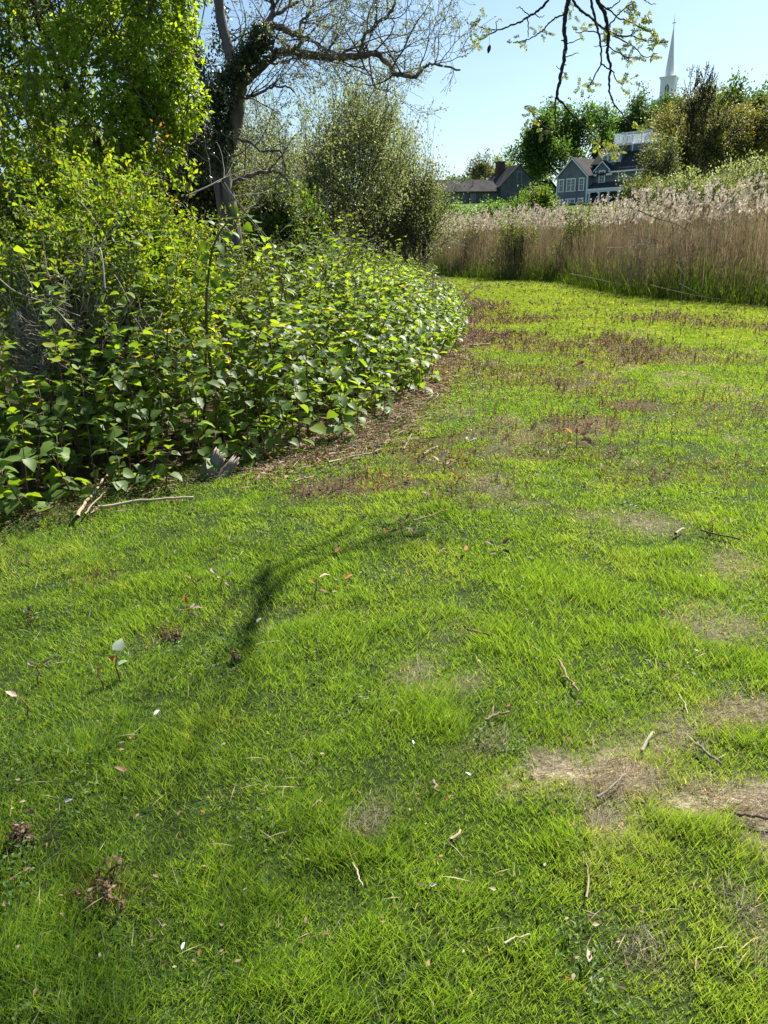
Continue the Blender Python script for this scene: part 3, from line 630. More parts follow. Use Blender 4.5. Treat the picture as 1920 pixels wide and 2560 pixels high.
for i, (px, pt, Y, wd, lab) in enumerate([
        (1655, 345, 54, 100, 'olive grey-green bush covering the right end of the shingled house'),
        (1720, 440, 46, 170, 'silvery green bush at the foot of the twiggy tree'),
        (1868, 398, 48, 170, 'silvery green bush at the right edge above the reeds'),
        (1800, 455, 44, 120, 'silvery green bush in the middle of the three above the tall reeds'),
        (1612, 450, 50, 90, 'small olive bush hiding the porch steps of the shingled house')]):
    ptree('silver_bush', lab, 'bush', px, pt, Y, wd, 30 + i, G_SILVER if i in (1, 2, 3) else G_OLIVE + G_SILVER[:1], leaf=.16, per=5, spread=.2, lv=3, kids=(4, 6), trunk_r=.05, stems=9, pbase=600, minr=.012, tpl=LEAF_OVAL)
# --- green bank between reeds and houses
for i, (px, pt, Y, wd, cols, lab) in enumerate([
        (1140, 515, 62, 110, G_BRIGHT, 'bright green bush below the window bank of the dark house'),
        (1215, 512, 66, 110, G_BRIGHT, 'bright green bush in front of the low hipped shed'),
        (1290, 505, 70, 80, G_BRIGHT + G_DEEP, 'bright green bush under the gable of the dark house'),
        (1352, 472, 76, 85, G_YELLOW + G_DEEP, 'round yellow-green bush between the two houses'),
        (1085, 510, 58, 90, G_MID, 'mid green bush beside the willow at the left end of the bank'),
        (1415, 535, 66, 80, G_MID, 'green bush under the ground floor windows of the shingled house'),
        (1505, 528, 58, 110, G_YELLOW + G_OLIVE, 'yellow-green bush in front of the porch columns'),
        (1570, 530, 55, 90, G_OLIVE + G_MID, 'olive green bush rising behind the reed plumes')]):
    ptree('green_bush', lab, 'bush', px, pt, Y, wd, 50 + i, cols, leaf=.19, per=7, spread=.24, lv=3, kids=(4, 6), trunk_r=.05, stems=9, pbase=625, minr=.012)
for i, (px, Y) in enumerate([(1120, 150), (1160, 170), (1330, 180), (1780, 190), (1880, 160), (1960, 120), (2060, 110)]):
    ptree('far_tree', 'distant tree in the row along the hill crest behind the houses', 'tree', px, [455, 450, 420, 300, 270, 240, 230][i], Y, 130, 70 + i, G_MID, leaf=.5, per=5, spread=.6, lv=3, group='distant trees on the hill crest', pbase=520)

# --- the willow thicket in the middle distance
WIL = [(.16, .20, .10), (.12, .16, .075), (.20, .24, .14), (.15, .165, .085)]
ptree('willow_shrub', 'large open willow with many fanning dark stems behind the thicket', 'shrub', 835, 214, 24, 490, 90, WIL, leaf=.07, per=4, spread=.11, lv=4, kids=(3, 5), trunk_r=.07, stems=15, wander=.12, up=.08, ang=(14, 38), barkc=(.07, .058, .047), minr=.005, tpl=LEAF_NARROW if False else LEAF_DIAMOND)
ptree('willow_shrub', 'lower silvery willow leaning over the left end of the reeds', 'shrub', 1040, 395, 27, 200, 91, G_SILVER + WIL, leaf=.08, per=7, spread=.16, lv=3, kids=(4, 5), trunk_r=.045, stems=14, wander=.15, up=.04, ang=(16, 45), barkc=(.06, .05, .04), minr=.006)
ptree('willow_shrub', 'olive willow rising between the big locust trunk and the fanning willow', 'shrub', 965, 290, 26, 230, 92, WIL + G_SILVER, leaf=.07, per=2, spread=.14, lv=3, kids=(3, 5), trunk_r=.04, stems=11, wander=.13, up=.08, ang=(14, 40), barkc=(.10, .085, .07), minr=.004)
ptree('willow_shrub', 'dense low willow at the foot of the fanning stems', 'shrub', 800, 455, 21, 330, 93, G_OLIVE + WIL, leaf=.07, per=4, spread=.15, lv=3, kids=(3, 4), trunk_r=.035, stems=16, barkc=(.05, .04, .032), minr=.005)
# scrub behind the locust trunk
for i, (px, pt, Y, wd, cols, per, lab) in enumerate([
        (655, 320, 30, 150, G_OLIVE + G_BRONZE, 2, 'brownish open shrub just right of the big trunk'),
        (700, 470, 19, 170, G_BRIGHT + G_OLIVE, 6, 'fresh green shrub right of the trunk under the brownish one'),
        (480, 330, 20, 190, G_OLIVE, 5, 'olive scrub showing left of the big trunk'),
        (610, 470, 26, 150, G_OLIVE + G_MID, 6, 'low olive scrub behind the foot of the big trunk'),
        (400, 380, 24, 220, G_MID + G_OLIVE, 6, 'green scrub behind the vine-covered tree'),
        (180, 300, 26, 300, G_MID + G_OLIVE, 5, 'tall scrub behind the vine-covered tree at the left edge'),
        (940, 520, 30, 140, G_OLIVE, 6, 'low olive scrub at the foot of the silvery willow')]):
    ptree('scrub', lab, 'shrub', px, pt, Y, wd, 110 + i, cols, leaf=.09, per=per, spread=.12, lv=4, kids=(3, 4), trunk_r=.035, stems=11, wander=.25, barkc=(.075, .062, .052), minr=.005)

# ================================================================== THE BIG LOCUST TREE (traced limbs at their own distances)
def trace(mb, pts, Y, r0, r1, sides, dy=0.0, col=(1, 1, 1), sub=5, wob=0):
    """limb along picked points, at distance Y running to Y+dy; returns its smooth points and radii"""
    P = [at(px, py, Y + dy * i / (len(pts) - 1)) for i, (px, py) in enumerate(pts)]
    Q = []
    n = len(P)
    for i in range(n - 1):                           # Catmull-Rom
        p0, p1, p2, p3 = P[max(i - 1, 0)], P[i], P[i + 1], P[min(i + 2, n - 1)]
        for s in range(sub):
            t = s / sub
            Q.append(.5 * ((2 * p1) + (p2 - p0) * t + (2 * p0 - 5 * p1 + 4 * p2 - p3) * t * t + (3 * p1 - p0 - 3 * p2 + p3) * t ** 3))
    Q.append(P[-1])
    rad = np.linspace(r0, r1, len(Q)) * (1 + wob * np.sin(np.arange(len(Q)) * 1.9 + r0 * 100) * .5)
    return Q, rad
YT = 16.0; SC = YT / FPX
lt_loc = at(577, 545, YT); lt_g = Vector((lt_loc.x, YT, tz(lt_loc.x, YT)))
lt = thing('locust_tree', 'old black locust with a furrowed leaning trunk and a long bare limb reaching right', 'tree', tuple(lt_g))
rng = random.Random(77); rs = np.random.RandomState(77)
def rel(Q): return [q - lt_g for q in Q]
tb = MB(); twb = MB(); tipsL = []; outL = []
bp = at(590, 600, YT); bp.z = tz(bp.x, YT) - .3
Q, rd = trace(tb, [(594, 700), (574, 553), (556, 450), (558, 390), (585, 312), (594, 245), (600, 205)], YT, 25 * SC, 16 * SC, 14, wob=.06)
Q = [bp] + Q[2:]; tb.tube(rel(Q), [r * 1.15 if i == 0 else r for i, r in enumerate(rd[1:])], 16)
LIMBS = [  # points, distance drift, start radius px, end radius px, twigs, seed
    ([(598, 235), (572, 130), (552, 50), (545, -60), (560, -200)], .3, 19, 11, 10),
    ([(600, 250), (612, 205), (648, 170), (690, 134), (722, 128), (800, 138), (870, 142), (912, 136), (950, 140), (985, 182), (1005, 186), (1040, 192), (1062, 168), (1085, 160), (1150, 178)], -1.2, 16, 2.5, 30),
    ([(902, 138), (908, 100), (922, 76), (962, 44), (983, 22), (984, -20), (960, -80)], -.4, 7, 3, 14),
    ([(912, 136), (916, 110), (922, 150), (932, 205), (948, 225), (975, 222)], -.2, 4, 1.5, 8),
    ([(500, 290), (540, 215), (592, 160), (640, 100), (672, 70), (700, 66), (720, 78), (752, 92), (752, 105), (732, 125)], -.9, 17, 5, 16),
    ([(672, 72), (680, 40), (680, -10), (660, -80)], .2, 9, 6, 8),
    ([(752, 92), (750, 60), (775, 30), (782, 0), (778, -60)], .5, 5, 3, 10),
    ([(752, 92), (790, 105), (820, 125), (850, 130), (880, 126), (920, 126)], .6, 5, 2, 14),
    ([(612, 210), (640, 90), (665, 55), (710, 25), (745, 5), (800, -40)], 1.4, 9, 4, 14),
    ([(588, 225), (610, 245), (640, 235), (680, 218), (712, 216), (740, 232)], -.8, 6, 2, 10),
    ([(664, 158), (690, 160), (720, 150), (770, 145), (830, 155), (890, 172), (930, 190)], .8, 4, 1.5, 14),
    ([(585, 345), (620, 355), (655, 378), (700, 378), (712, 420), (712, 470)], -.7, 5, 2, 10),
    ([(570, 460), (620, 440), (660, 430), (700, 432), (725, 460)], .6, 10, 3, 12),
    ([(562, 400), (545, 370), (520, 330), (480, 270), (440, 245)], .5, 8, 4, 8),
    ([(440, -60), (448, 10), (462, 30), (455, 70), (440, 105), (420, 190), (445, 300), (500, 400), (560, 470)], .6, 8, 7, 10),
]
for li, (pts, dy, r0, r1, nt_) in enumerate(LIMBS):
    Q, rd = trace(tb, pts, YT, r0 * SC * .68, r1 * SC * .72, 8, dy, wob=.12)
    Q = [q + rvec(rng) * .02 for q in Q]; tb.tube(rel(Q), rd, 9)
    for q in range(int(nt_ * .7)):
        t = rng.uniform(.18, 1); i = min(int(t * (len(Q) - 1)), len(Q) - 2)
        dd = (Q[i + 1] - Q[i]).normalized(); nd = (dd * .6 + rvec(rng) * .9 + Vector((.1, 0, .25))).normalized()
        grow(rng, Q[i], nd, rng.uniform(.5, 1.15), max(.006, min(rd[i] * .45, .018)), 1, 3, outL, tipsL, (2, 4), (25, 60), (.5, .75), .3, .02, 6, .3, .45)
tb.build('trunk', M['bark'], lt, True)
tubes(twb, [(rel(a), b, c) for a, b, c in outL], col=(.10, .088, .076), minr=.0035, sides=(5, 5, 4, 3, 3)); twb.build('twigs', M['twig'], lt, True)
cb = MB(); tl = [(a - lt_g, b, c) for a, b, c in tipsL if rng.random() < .32]
tip_leaves(cb, rs, tl, 3, .03, .045, [(.15, .18, .12), (.12, .15, .09), (.19, .22, .16)], LEAF_DIAMOND, up=.2, along=.7); cb.build('young_leaves', M['soft'], lt)
# ivy wrapped round the leaning limb and hanging against the trunk
iv = MB(); ivr = np.random.RandomState(5); PP = []
def ivy_run(pts, Y, dy, rpx, n, hang=0.0):
    Q, rd = trace(None, pts, Y, 1, 1, 4, dy); Q = np.array([tuple(q) for q in Q]); idx = ivr.uniform(0, len(Q) - 1.01, n); i = idx.astype(int); f = (idx - i)[:, None]
    c = Q[i] * (1 - f) + Q[i + 1] * f; v = unit(ivr.normal(0, 1, (n, 3))) * (ivr.uniform(.55, 1.15, n) * rpx * SC)[:, None]
    v *= (.6 + .8 * vn(idx * 1.0, idx * 0, 1.5, 3))[:, None]
    v[:, 2] -= hang * ivr.rand(n) ** 2; PP.append((c + v, unit(v)))
ivy_run([(470, 300), (520, 245), (560, 200), (592, 160), (622, 125), (645, 95), (655, 70)], YT - .3, -.5, 25, 5200, .22)
ivy_run([(540, 400), (556, 340), (548, 280), (560, 220)], YT - .2, 0, 24, 2200, .3)
ivy_run([(440, 60), (460, 110), (490, 150), (530, 190)], YT + .3, 0, 34, 2600, .4)
ivy_run([(430, 280), (470, 330), (520, 370)], YT + .3, 0, 42, 4500, .5)
ivy_run([(545, 110), (552, 60), (550, 0)], YT + .6, 0, 20, 500, .3)
P = np.concatenate([a for a, b in PP]); N = np.concatenate([b for a, b in PP]); n = len(P)
dd = unit(ivr.normal(0, .6, (n, 3)) + np.array([0, 0, -.8]) + N * .5)
leaves(iv, P, dd, N + ivr.normal(0, .5, (n, 3)), ivr.uniform(.04, .085, n), LEAF_OVAL, mixc(ivr, n, [(.022, .045, .012), (.035, .065, .015), (.06, .085, .02), (.075, .06, .025)], [.45, .35, .15, .05]))
tag(iv.build('ivy', M['ivy']), 'dark glossy ivy wrapped around the leaning limb and trunk of the old locust', 'ivy')

# ================================================================== VINE-DRAPED TREE, top left
YV = 10.0
vt = at(250, 480, YV); vt_g = Vector((vt.x, YV, 0))
vd = thing('vine_draped_tree', 'tree smothered in bright yellow-green vine leaves at the top left', 'tree', (vt.x, YV, tz(vt.x, YV)))
rng = random.Random(31); rs = np.random.RandomState(31)
LOB = [((330, 120), 150, 0.0, 1.0), ((420, 250), 85, .1, 1.0), ((230, 250), 150, -.2, 1.0), ((380, 330), 90, .2, .8), ((250, 370), 120, .1, .7), ((110, 330), 130, .5, .8), ((60, 130), 150, 1.0, .55), ((110, 20), 130, .6, .6), ((330, -60), 170, .2, .9), ((150, -170), 220, .8, .7), ((-60, 260), 130, .9, .7), ((-80, 60), 160, 1.0, .6), ((300, 420), 60, .5, .5)]
lf = MB(); tw = MB()
ctrs = []
for (c, rp, dy, dens) in LOB:
    cc = np.array(tuple(at(c[0], c[1], YV + dy))); r = rp * YV / FPX * 1.02; ctrs.append((cc, r))
    n = int(13500 * r * r * dens)
    v = unit(rs.normal(0, 1, (n, 3))); v[:, 1] = np.where(rs.rand(n) < .45, -np.abs(v[:, 1]), v[:, 1])
    lump = fbm(v[:, 0] * 3 + cc[0] * 7, v[:, 2] * 3 + v[:, 1] * 2, .8, 7)
    rad = r * (.62 + .62 * lump) * (1 - .22 * rs.rand(n) ** 1.5)
    keep = fbm(v[:, 0] * 5 + cc[0] * 3, v[:, 2] * 5 + v[:, 1] * 3, .9, 9) > (.45 + .10 * (1 - dens))
    v, rad = v[keep], rad[keep]; n = len(v)
    P = cc + v * rad[:, None] * np.array([1, .8, 1])
    dd = unit(rs.normal(0, .55, (n, 3)) + v * .6 + np.array([0, 0, -.45])); N = unit(v * .7 + rs.normal(0, .45, (n, 3)) + np.array([0, 0, .55]))
    sc = rs.uniform(.04, .085, n)
    if dens < .7: cols, wts = [(.06, .11, .018), (.09, .15, .025), (.13, .19, .03)], None  # thinner, mostly left lobes: side away from the sun painted as darker leaves
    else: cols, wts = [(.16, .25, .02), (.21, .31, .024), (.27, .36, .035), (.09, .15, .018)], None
    leaves(lf, P - np.array(tuple(vd.location)), dd, N, sc, LEAF_OVAL, mixc(rs, n, cols, wts))
    for q in range(int(46 * r)):                    # vine strands looping through the lobe
        a = Vector(cc) + rvec(rng) * r * .95; b = Vector(cc) + rvec(rng) * r * .9; b.z -= .4 * r; mid = (a + b) / 2 + rvec(rng) * r * .5; mid.z -= .1
        pts = [a * (1 - t) ** 2 + mid * 2 * t * (1 - t) + b * t * t - vd.location for t in [k / 7 for k in range(8)]]
        tw.tube(pts, rng.uniform(.003, .009), 4, (.085, .07, .058) if rng.random() < .6 else (.17, .15, .13), cap=False)
lf.build('vine_leaves', M['leaf'], vd); tw.build('vine_strands', M['twig'], vd, True)
tr = MB(); g0 = vd.location
for pts, r0, r1 in [([(330, 620), (325, 480), (340, 330), (350, 180), (340, 0), (320, -200)], 22, 12), ([(340, 330), (410, 200), (430, 110), (440, 0), (430, -150)], 14, 8), ([(325, 470), (230, 330), (150, 180), (90, 20), (60, -150)], 15, 7), ([(338, 350), (390, 400), (440, 430)], 9, 3), ([(200, 280), (80, 200), (-40, 180)], 8, 3), ([(330, 500), (250, 400), (100, 420), (-20, 400)], 9, 4), ([(345, 250), (470, 230), (520, 240)], 7, 3)]:
    Q, rd = trace(None, pts, YV + .5, r0 * YV / FPX, r1 * YV / FPX, 8, .3, wob=.2)
    if pts[0][1] == 620: Q[0].z = -.2
    tr.tube([q - g0 for q in Q], rd, 10)
tr.build('trunk', M['bark_dark'], vd, True)

# ================================================================== BRIERS: arching shrubs with small yellow-green leaves
BR = [(.16, .25, .025), (.12, .21, .02), (.21, .28, .03), (.08, .15, .018), (.20, .22, .03)]
def brier(label, px, pt, Y, wd, seed, cols, leaf=.05, per=3, stems=26, lv=3, name='brier_shrub', density=1.0, barkc=(.13, .115, .10), tpl=LEAF_OVAL, cat='shrub', bare=False):
    a = at(px, pt, Y); rng = random.Random(seed); rs = np.random.RandomState(seed); g = Vector((a.x, Y, tz(a.x, Y)))
    t = thing(name, label, cat, tuple(g)); h = a.z - g.z; r = wd / 2 / pxm(Y); out, tips = [], []
    for s in range(stems):
        an = rng.uniform(0, 6.283); k = rng.random() ** .6; p = Vector((math.cos(an) * r * .35 * k, math.sin(an) * r * .35 * k, -.05))
        d = Vector((math.cos(an) * k * r / h * .9, math.sin(an) * k * r / h * .9, 1)).normalized()
        grow(rng, p, d, h * rng.uniform(.7, 1.05), rng.uniform(.006, .012), 1, lv, out, tips, (3, 5), (25, 75), (.35, .6), .28, -.05, 7, .35, .4)
    T = np.array([tuple(x[0]) for x in tips]); zz = np.percentile(T[:, 2], 98.5); rr = np.percentile(np.hypot(T[:, 0], T[:, 1]), 95)
    S = lambda v: Vector((v.x * r / rr, v.y * r / rr, max(v.z, .02) * h / zz)) if v.z > 0 else v
    tb = MB(); tubes(tb, [([S(v) for v in p], q, c) for p, q, c in out], col=barkc, minr=.0025, jit=.35, rng=rng, sides=(4, 4, 3, 3)); tb.build('stems', M['twig'], t, True)
    if not bare:
        cb = MB(); tip_leaves(cb, rs, [(S(p), d, l) for p, d, l in tips if rng.random() < density], per, .035, leaf, cols, tpl, up=.55, along=.5, droop=.15); cb.build('foliage', M['leaf'], t)
    return t
for i, (px, pt, Y, wd, ds, lab) in enumerate([
        (40, 380, 8.2, 330, 1, 'yellow-green brier at the left edge with the highest arching shoots'),
        (230, 440, 7.9, 360, 1, 'yellow-green brier below the vine-covered tree, full of small leaves'),
        (400, 480, 8.6, 280, .7, 'thin yellow-green brier with grey twigs left of the tall leaning shoot'),
        (110, 560, 7.0, 330, .8, 'sparse brier over a dark tangle of dead stems at the left edge'),
        (330, 590, 7.2, 280, .6, 'sparse brier full of pale dead stems below the leafier one'),
        (560, 560, 11.0, 260, .45, 'thin brier of pale grey twigs at the foot of the big trunk'),
        (700, 590, 13.5, 260, .4, 'pale twiggy brier along the top of the knotweed'),
        (860, 620, 17.5, 250, .35, 'pale twiggy brier before the fanning willow'),
        (985, 640, 21.5, 190, .3, 'pale twiggy brier near the left end of the reeds')]):
    brier(lab, px, pt, Y, wd, 200 + i, BR if i < 5 else G_OLIVE + BR[:2], density=ds, stems=30 if i < 5 else 36, barkc=(.16, .145, .125) if i not in (0, 1) else (.12, .10, .085), leaf=.055 if i < 5 else .045, per=4 if i < 2 else 3)
brier('tangle of bare grey dead stems behind the knotweed at the left', 150, 640, 6.7, 420, 231, BR, name='dead_brier', bare=True, stems=65, barkc=(.26, .235, .20))
brier('bare grey dead brush at the corner where the thicket meets the reeds', 1030, 625, 25, 130, 232, BR, name='dead_brier', bare=True, stems=40, barkc=(.13, .115, .10))
brier('small bare dead bush standing out over the lawn by the knotweed tip', 1095, 655, 19.5, 70, 233, BR, name='dead_brier', bare=True, stems=7, barkc=(.24, .21, .18))
# rusty young leaves on a vine below the draped tree
rv = brier('thin shrub with rusty orange young leaves in front of the big trunk', 350, 372, 9.2, 220, 240, [(.30, .12, .02), (.26, .16, .03), (.16, .15, .03)], name='rusty_shrub', stems=7, density=.35, leaf=.05)
# long pale dead branches lying over the thicket
def dead_branch(label, pts, Y, r0, r1, dy, seed, col=(.34, .31, .27), twigs=5, name='dead_branch'):
    rng = random.Random(seed); b = MB(); Q, rd = trace(None, pts, Y, r0, r1, 5, dy); c = Q[0].copy()
    b.tube([q - c for q in Q], rd, 6, col); out, tips = [], []
    for q in range(twigs):
        i = rng.randint(len(Q) // 4, len(Q) - 2); d = ((Q[i + 1] - Q[i]).normalized() + rvec(rng) * .8).normalized()
        grow(rng, Q[i] - c, d, rng.uniform(.15, .5), max(rd[i] * .5, .0025), 1, 2, out, tips, (1, 2), (25, 60), (.4, .7), .25, 0, 4, .3, .4)
    tubes(b, out, col=col, minr=.002, sides=(3, 3, 3)); o = b.build(name, M['twig'], None, True); o.location = c
    return tag(o, label, 'branch')
dead_branch('long pale dead branch slanting across the foot of the big trunk', [(465, 490), (520, 466), (560, 445), (612, 425)], 9.0, .010, .004, .5, 1)
dead_branch('pale dead branch sloping down right from the trunk foot', [(560, 455), (590, 500), (640, 560), (690, 620)], 9.5, .007, .003, .8, 2)
dead_branch('pale forked dead twig in front of the willow base', [(700, 580), (745, 545), (790, 540), (800, 530)], 12, .008, .003, .2, 3)
dead_branch('grey dead branch arching out of the knotweed tip over the lawn', [(1130, 800), (1160, 750), (1190, 722), (1218, 714)], 15.5, .012, .004, .3, 4, (.22, .19, .16), 8)
dead_branch('white dead twig sticking up at the thicket end near the reeds', [(1050, 660), (1080, 612), (1110, 600), (1150, 615)], 22, .010, .004, .3, 5, (.3, .27, .24), 8)
dead_branch('pale dead twigs fanning over the brier right of the tall shoot', [(760, 640), (800, 600), (850, 590), (880, 600)], 11.5, .007, .003, .3, 6, (.30, .27, .24), 8)
dead_branch('long bowed dead cane hanging over the dark stems at the left edge', [(-10, 690), (40, 730), (110, 755), (200, 790)], 5.9, .006, .003, .3, 7, (.33, .30, .26), 2)
dead_branch('straight pale dead cane standing among the shoots left of the tall one', [(262, 720), (256, 650), (250, 620)], 6.4, .007, .005, .1, 8, (.40, .36, .31), 1)
dead_branch('pale dead cane leaning right among the dark stems', [(100, 780), (180, 690), (300, 560), (330, 520)], 6.8, .007, .003, .2, 9, (.36, .33, .29), 4)

# ================================================================== REED BED
rs = np.random.RandomState(404)
def along(poly, n, dmin, dmax, pw=1.6):
    """random points behind an edge line, denser near it"""
    seg = np.diff(poly, axis=0); L = np.hypot(seg[:, 0], seg[:, 1]); cum = np.concatenate([[0], np.cumsum(L)]); u = rs.rand(n) * cum[-1]
    i = np.clip(np.searchsorted(cum, u) - 1, 0, len(seg) - 1); f = (u - cum[i]) / L[i]; p = poly[i] + seg[i] * f[:, None]
    nrm = np.stack([-seg[i, 1], seg[i, 0]], 1) / L[i][:, None]; d = dmin + (dmax - dmin) * rs.rand(n) ** pw
    return p + nrm * d[:, None] + rs.normal(0, .12, (n, 2)), d, u
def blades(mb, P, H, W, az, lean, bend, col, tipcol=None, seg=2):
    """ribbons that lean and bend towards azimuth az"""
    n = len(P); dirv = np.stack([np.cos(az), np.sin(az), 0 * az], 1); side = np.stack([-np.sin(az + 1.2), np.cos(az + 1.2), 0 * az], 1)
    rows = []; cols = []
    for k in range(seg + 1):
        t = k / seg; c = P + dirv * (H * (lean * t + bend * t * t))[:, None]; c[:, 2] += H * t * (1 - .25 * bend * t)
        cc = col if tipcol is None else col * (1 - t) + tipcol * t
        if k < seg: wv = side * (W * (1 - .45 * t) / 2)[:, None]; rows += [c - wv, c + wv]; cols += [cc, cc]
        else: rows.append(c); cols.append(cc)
    V = np.stack(rows, 1); K = V.shape[1]; off = (np.arange(n) * K)[:, None]
    q = [np.array([[2 * k, 2 * k + 1, 2 * k + 3, 2 * k + 2]]) + off for k in range(seg - 1)]
    tri = np.array([[2 * seg - 2, 2 * seg - 1, 2 * seg]]) + off
    mb.add(V.reshape(-1, 3), ([np.concatenate(q)] if q else []) + [tri], np.stack(cols, 1).reshape(-1, 3))
rb = MB()
P2, d, u = along(REED[::-1] if False else REED, 19000, .05, 7.5, 1.5)
ok = (P2[:, 1] > 6) & (P2[:, 0] < 17); P2, d, u = P2[ok], d[ok], u[ok]; n = len(P2)
# keep the bed on the far side of its edge
sgn = reed_depth(P2[:, 0], P2[:, 1]); P2 = P2[sgn > -.25]; d = d[sgn > -.25]; n = len(P2)
H = (2.35 + .55 * fbm(P2[:, 0], P2[:, 1], 1.8, 41)) * rs.uniform(.62, 1.08, n) * (.76 + .28 * sstep(0, 1.1, d))
P = np.stack([P2[:, 0], P2[:, 1], terrain(P2[:, 0], P2[:, 1]) - .03], 1)
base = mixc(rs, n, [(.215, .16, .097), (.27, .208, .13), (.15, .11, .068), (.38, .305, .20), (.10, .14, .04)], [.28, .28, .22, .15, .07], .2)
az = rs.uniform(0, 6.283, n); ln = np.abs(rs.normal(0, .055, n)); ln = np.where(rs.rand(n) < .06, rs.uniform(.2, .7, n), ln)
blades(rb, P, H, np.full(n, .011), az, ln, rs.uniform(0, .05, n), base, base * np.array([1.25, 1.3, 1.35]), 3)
# dry leaves on the stems
k = rs.choice(n, min(n, 11000)); t = rs.uniform(.3, .95, len(k)); lp = P[k].copy(); lp[:, 0] += np.cos(az[k]) * H[k] * ln[k] * t; lp[:, 1] += np.sin(az[k]) * H[k] * ln[k] * t; lp[:, 2] += H[k] * t
dd = np.stack([rs.normal(0, .35, len(k)), rs.normal(0, .35, len(k)), rs.uniform(.4, 1.3, len(k))], 1)
leaves(rb, lp, dd, rs.normal(0, 1, (len(k), 3)), rs.uniform(.18, .40, len(k)), (LEAF_NARROW[0] * np.array([.32, 1, 1]), LEAF_NARROW[1]), mixc(rs, len(k), [(.28, .205, .13), (.20, .14, .085), (.34, .27, .18)]))
tag(rb.build('reeds', M['reed']), 'tall dry brown reed bed behind the lawn', 'reeds', kind='stuff')
pb = MB(); k = np.where(rs.rand(n) < .24 * (H > 2.0))[0]; top = P[k].copy(); top[:, 0] += np.cos(az[k]) * H[k] * ln[k]; top[:, 1] += np.sin(az[k]) * H[k] * ln[k]; top[:, 2] += H[k] * .97
for rep in range(8):                                # plumes: a nodding spray of many fine spikelets
    m_ = len(k); up = rs.uniform(-.04, .20, m_); o_ = top + np.stack([rs.normal(.02, .018, m_) + up * .12, rs.normal(0, .018, m_), up], 1)
    leaves(pb, o_, np.stack([rs.normal(.5, .35, m_), rs.normal(0, .35, m_), rs.uniform(.4, 1.2, m_)], 1), rs.normal(0, 1, (m_, 3)), rs.uniform(.06, .12, m_) * (1.1 - up * 2), LEAF_DIAMOND, mixc(rs, m_, [(.52, .46, .38), (.44, .38, .31), (.62, .57, .49)]))
tag(pb.build('reed_plumes', M['reed']), 'pale feathery plumes on top of the dry reeds', 'reed plumes', kind='stuff')
# green shoots at the foot of the reeds and rank grass along the mown edge
gb = MB(); P2, d, u = along(REED, 15000, -.3, 1.3, 1.3); n = len(P2); P = np.stack([P2[:, 0], P2[:, 1], terrain(P2[:, 0], P2[:, 1]) - .02], 1)
H = rs.uniform(.4, 1.3, n) * (.5 + 1.0 * fbm(P2[:, 0], P2[:, 1], 1.5, 51)) * (.45 + .55 * sstep(-.2, .5, d))
gcol = mixc(rs, n, [(.05, .10, .018), (.075, .14, .022), (.10, .16, .03), (.04, .075, .018)])
blades(gb, P, H, rs.uniform(.012, .026, n), rs.uniform(0, 6.283, n), rs.uniform(.02, .25, n), rs.uniform(0, .35, n), gcol, None, 3)
tag(gb.build('reed_shoots', M['grass']), 'fresh green shoots and rank grass at the foot of the reeds', 'reed shoots', kind='stuff')
# shrubs standing in the reeds
for i, (px, pt, pb_, wd, Y, cols, per, lab) in enumerate([
        (1285, 545, 700, 105, 33.0, G_OLIVE + G_YELLOW, 3, 'yellow-green willow bush standing in the reeds at their far end'),
        (1450, 525, 700, 120, 31.5, G_YELLOW + G_OLIVE, 3, 'larger leafy bush in the reeds below the shingled house'),
        (1185, 570, 695, 60, 37.5, G_OLIVE, 3, 'slim olive bush in the reeds near the willow')]):
    ptree('reed_bush', lab, 'shrub', px, pt, Y, wd, 300 + i, cols, leaf=.075, per=per, spread=.11, lv=3, kids=(4, 6), trunk_r=.02, stems=9, barkc=(.07, .06, .045), minr=.005)
brier('leafless grey-brown bush with spreading twigs in the middle of the reeds', 1690, 500, 21.0, 300, 310, BR, name='bare_bush', bare=True, stems=9, barkc=(.15, .115, .10), lv=4)
brier('small leafless bush low in the reeds left of the larger bare one', 1570, 590, 22.3, 150, 311, BR, name='bare_bush', bare=True, stems=6, barkc=(.2, .16, .14), lv=3)
dead_branch('dark curved dead branch arching out over the plumes', [(1595, 525), (1640, 545), (1690, 560), (1730, 585)], 20.0, .014, .006, .5, 20, (.11, .08, .07), 5)
dead_branch('pale dead branch lying level across the reed stems', [(1515, 620), (1560, 618), (1610, 612), (1660, 640)], 21.5, .013, .005, .2, 21, (.42, .36, .31), 6)
dead_branch('straight pale fallen reed leaning out low over the lawn edge', [(1425, 684), (1480, 695), (1540, 708), (1600, 718)], 23.0, .008, .005, -1.0, 22, (.40, .34, .25), 0)
dead_branch('pale fallen reed crossing the dark reed foot at right', [(1625, 712), (1690, 728), (1760, 742), (1830, 752)], 19.5, .007, .005, -.8, 23, (.40, .34, .25), 0)
dead_branch('pale broken cane standing upright in the reed foot', [(1702, 752), (1706, 720), (1712, 690), (1690, 660)], 19.6, .008, .005, .1, 24, (.48, .42, .36), 0)
dead_branch('pale slanting broken cane right of the upright one', [(1698, 708), (1730, 725), (1765, 745)], 19.4, .008, .005, -.2, 25, (.46, .40, .33), 0)

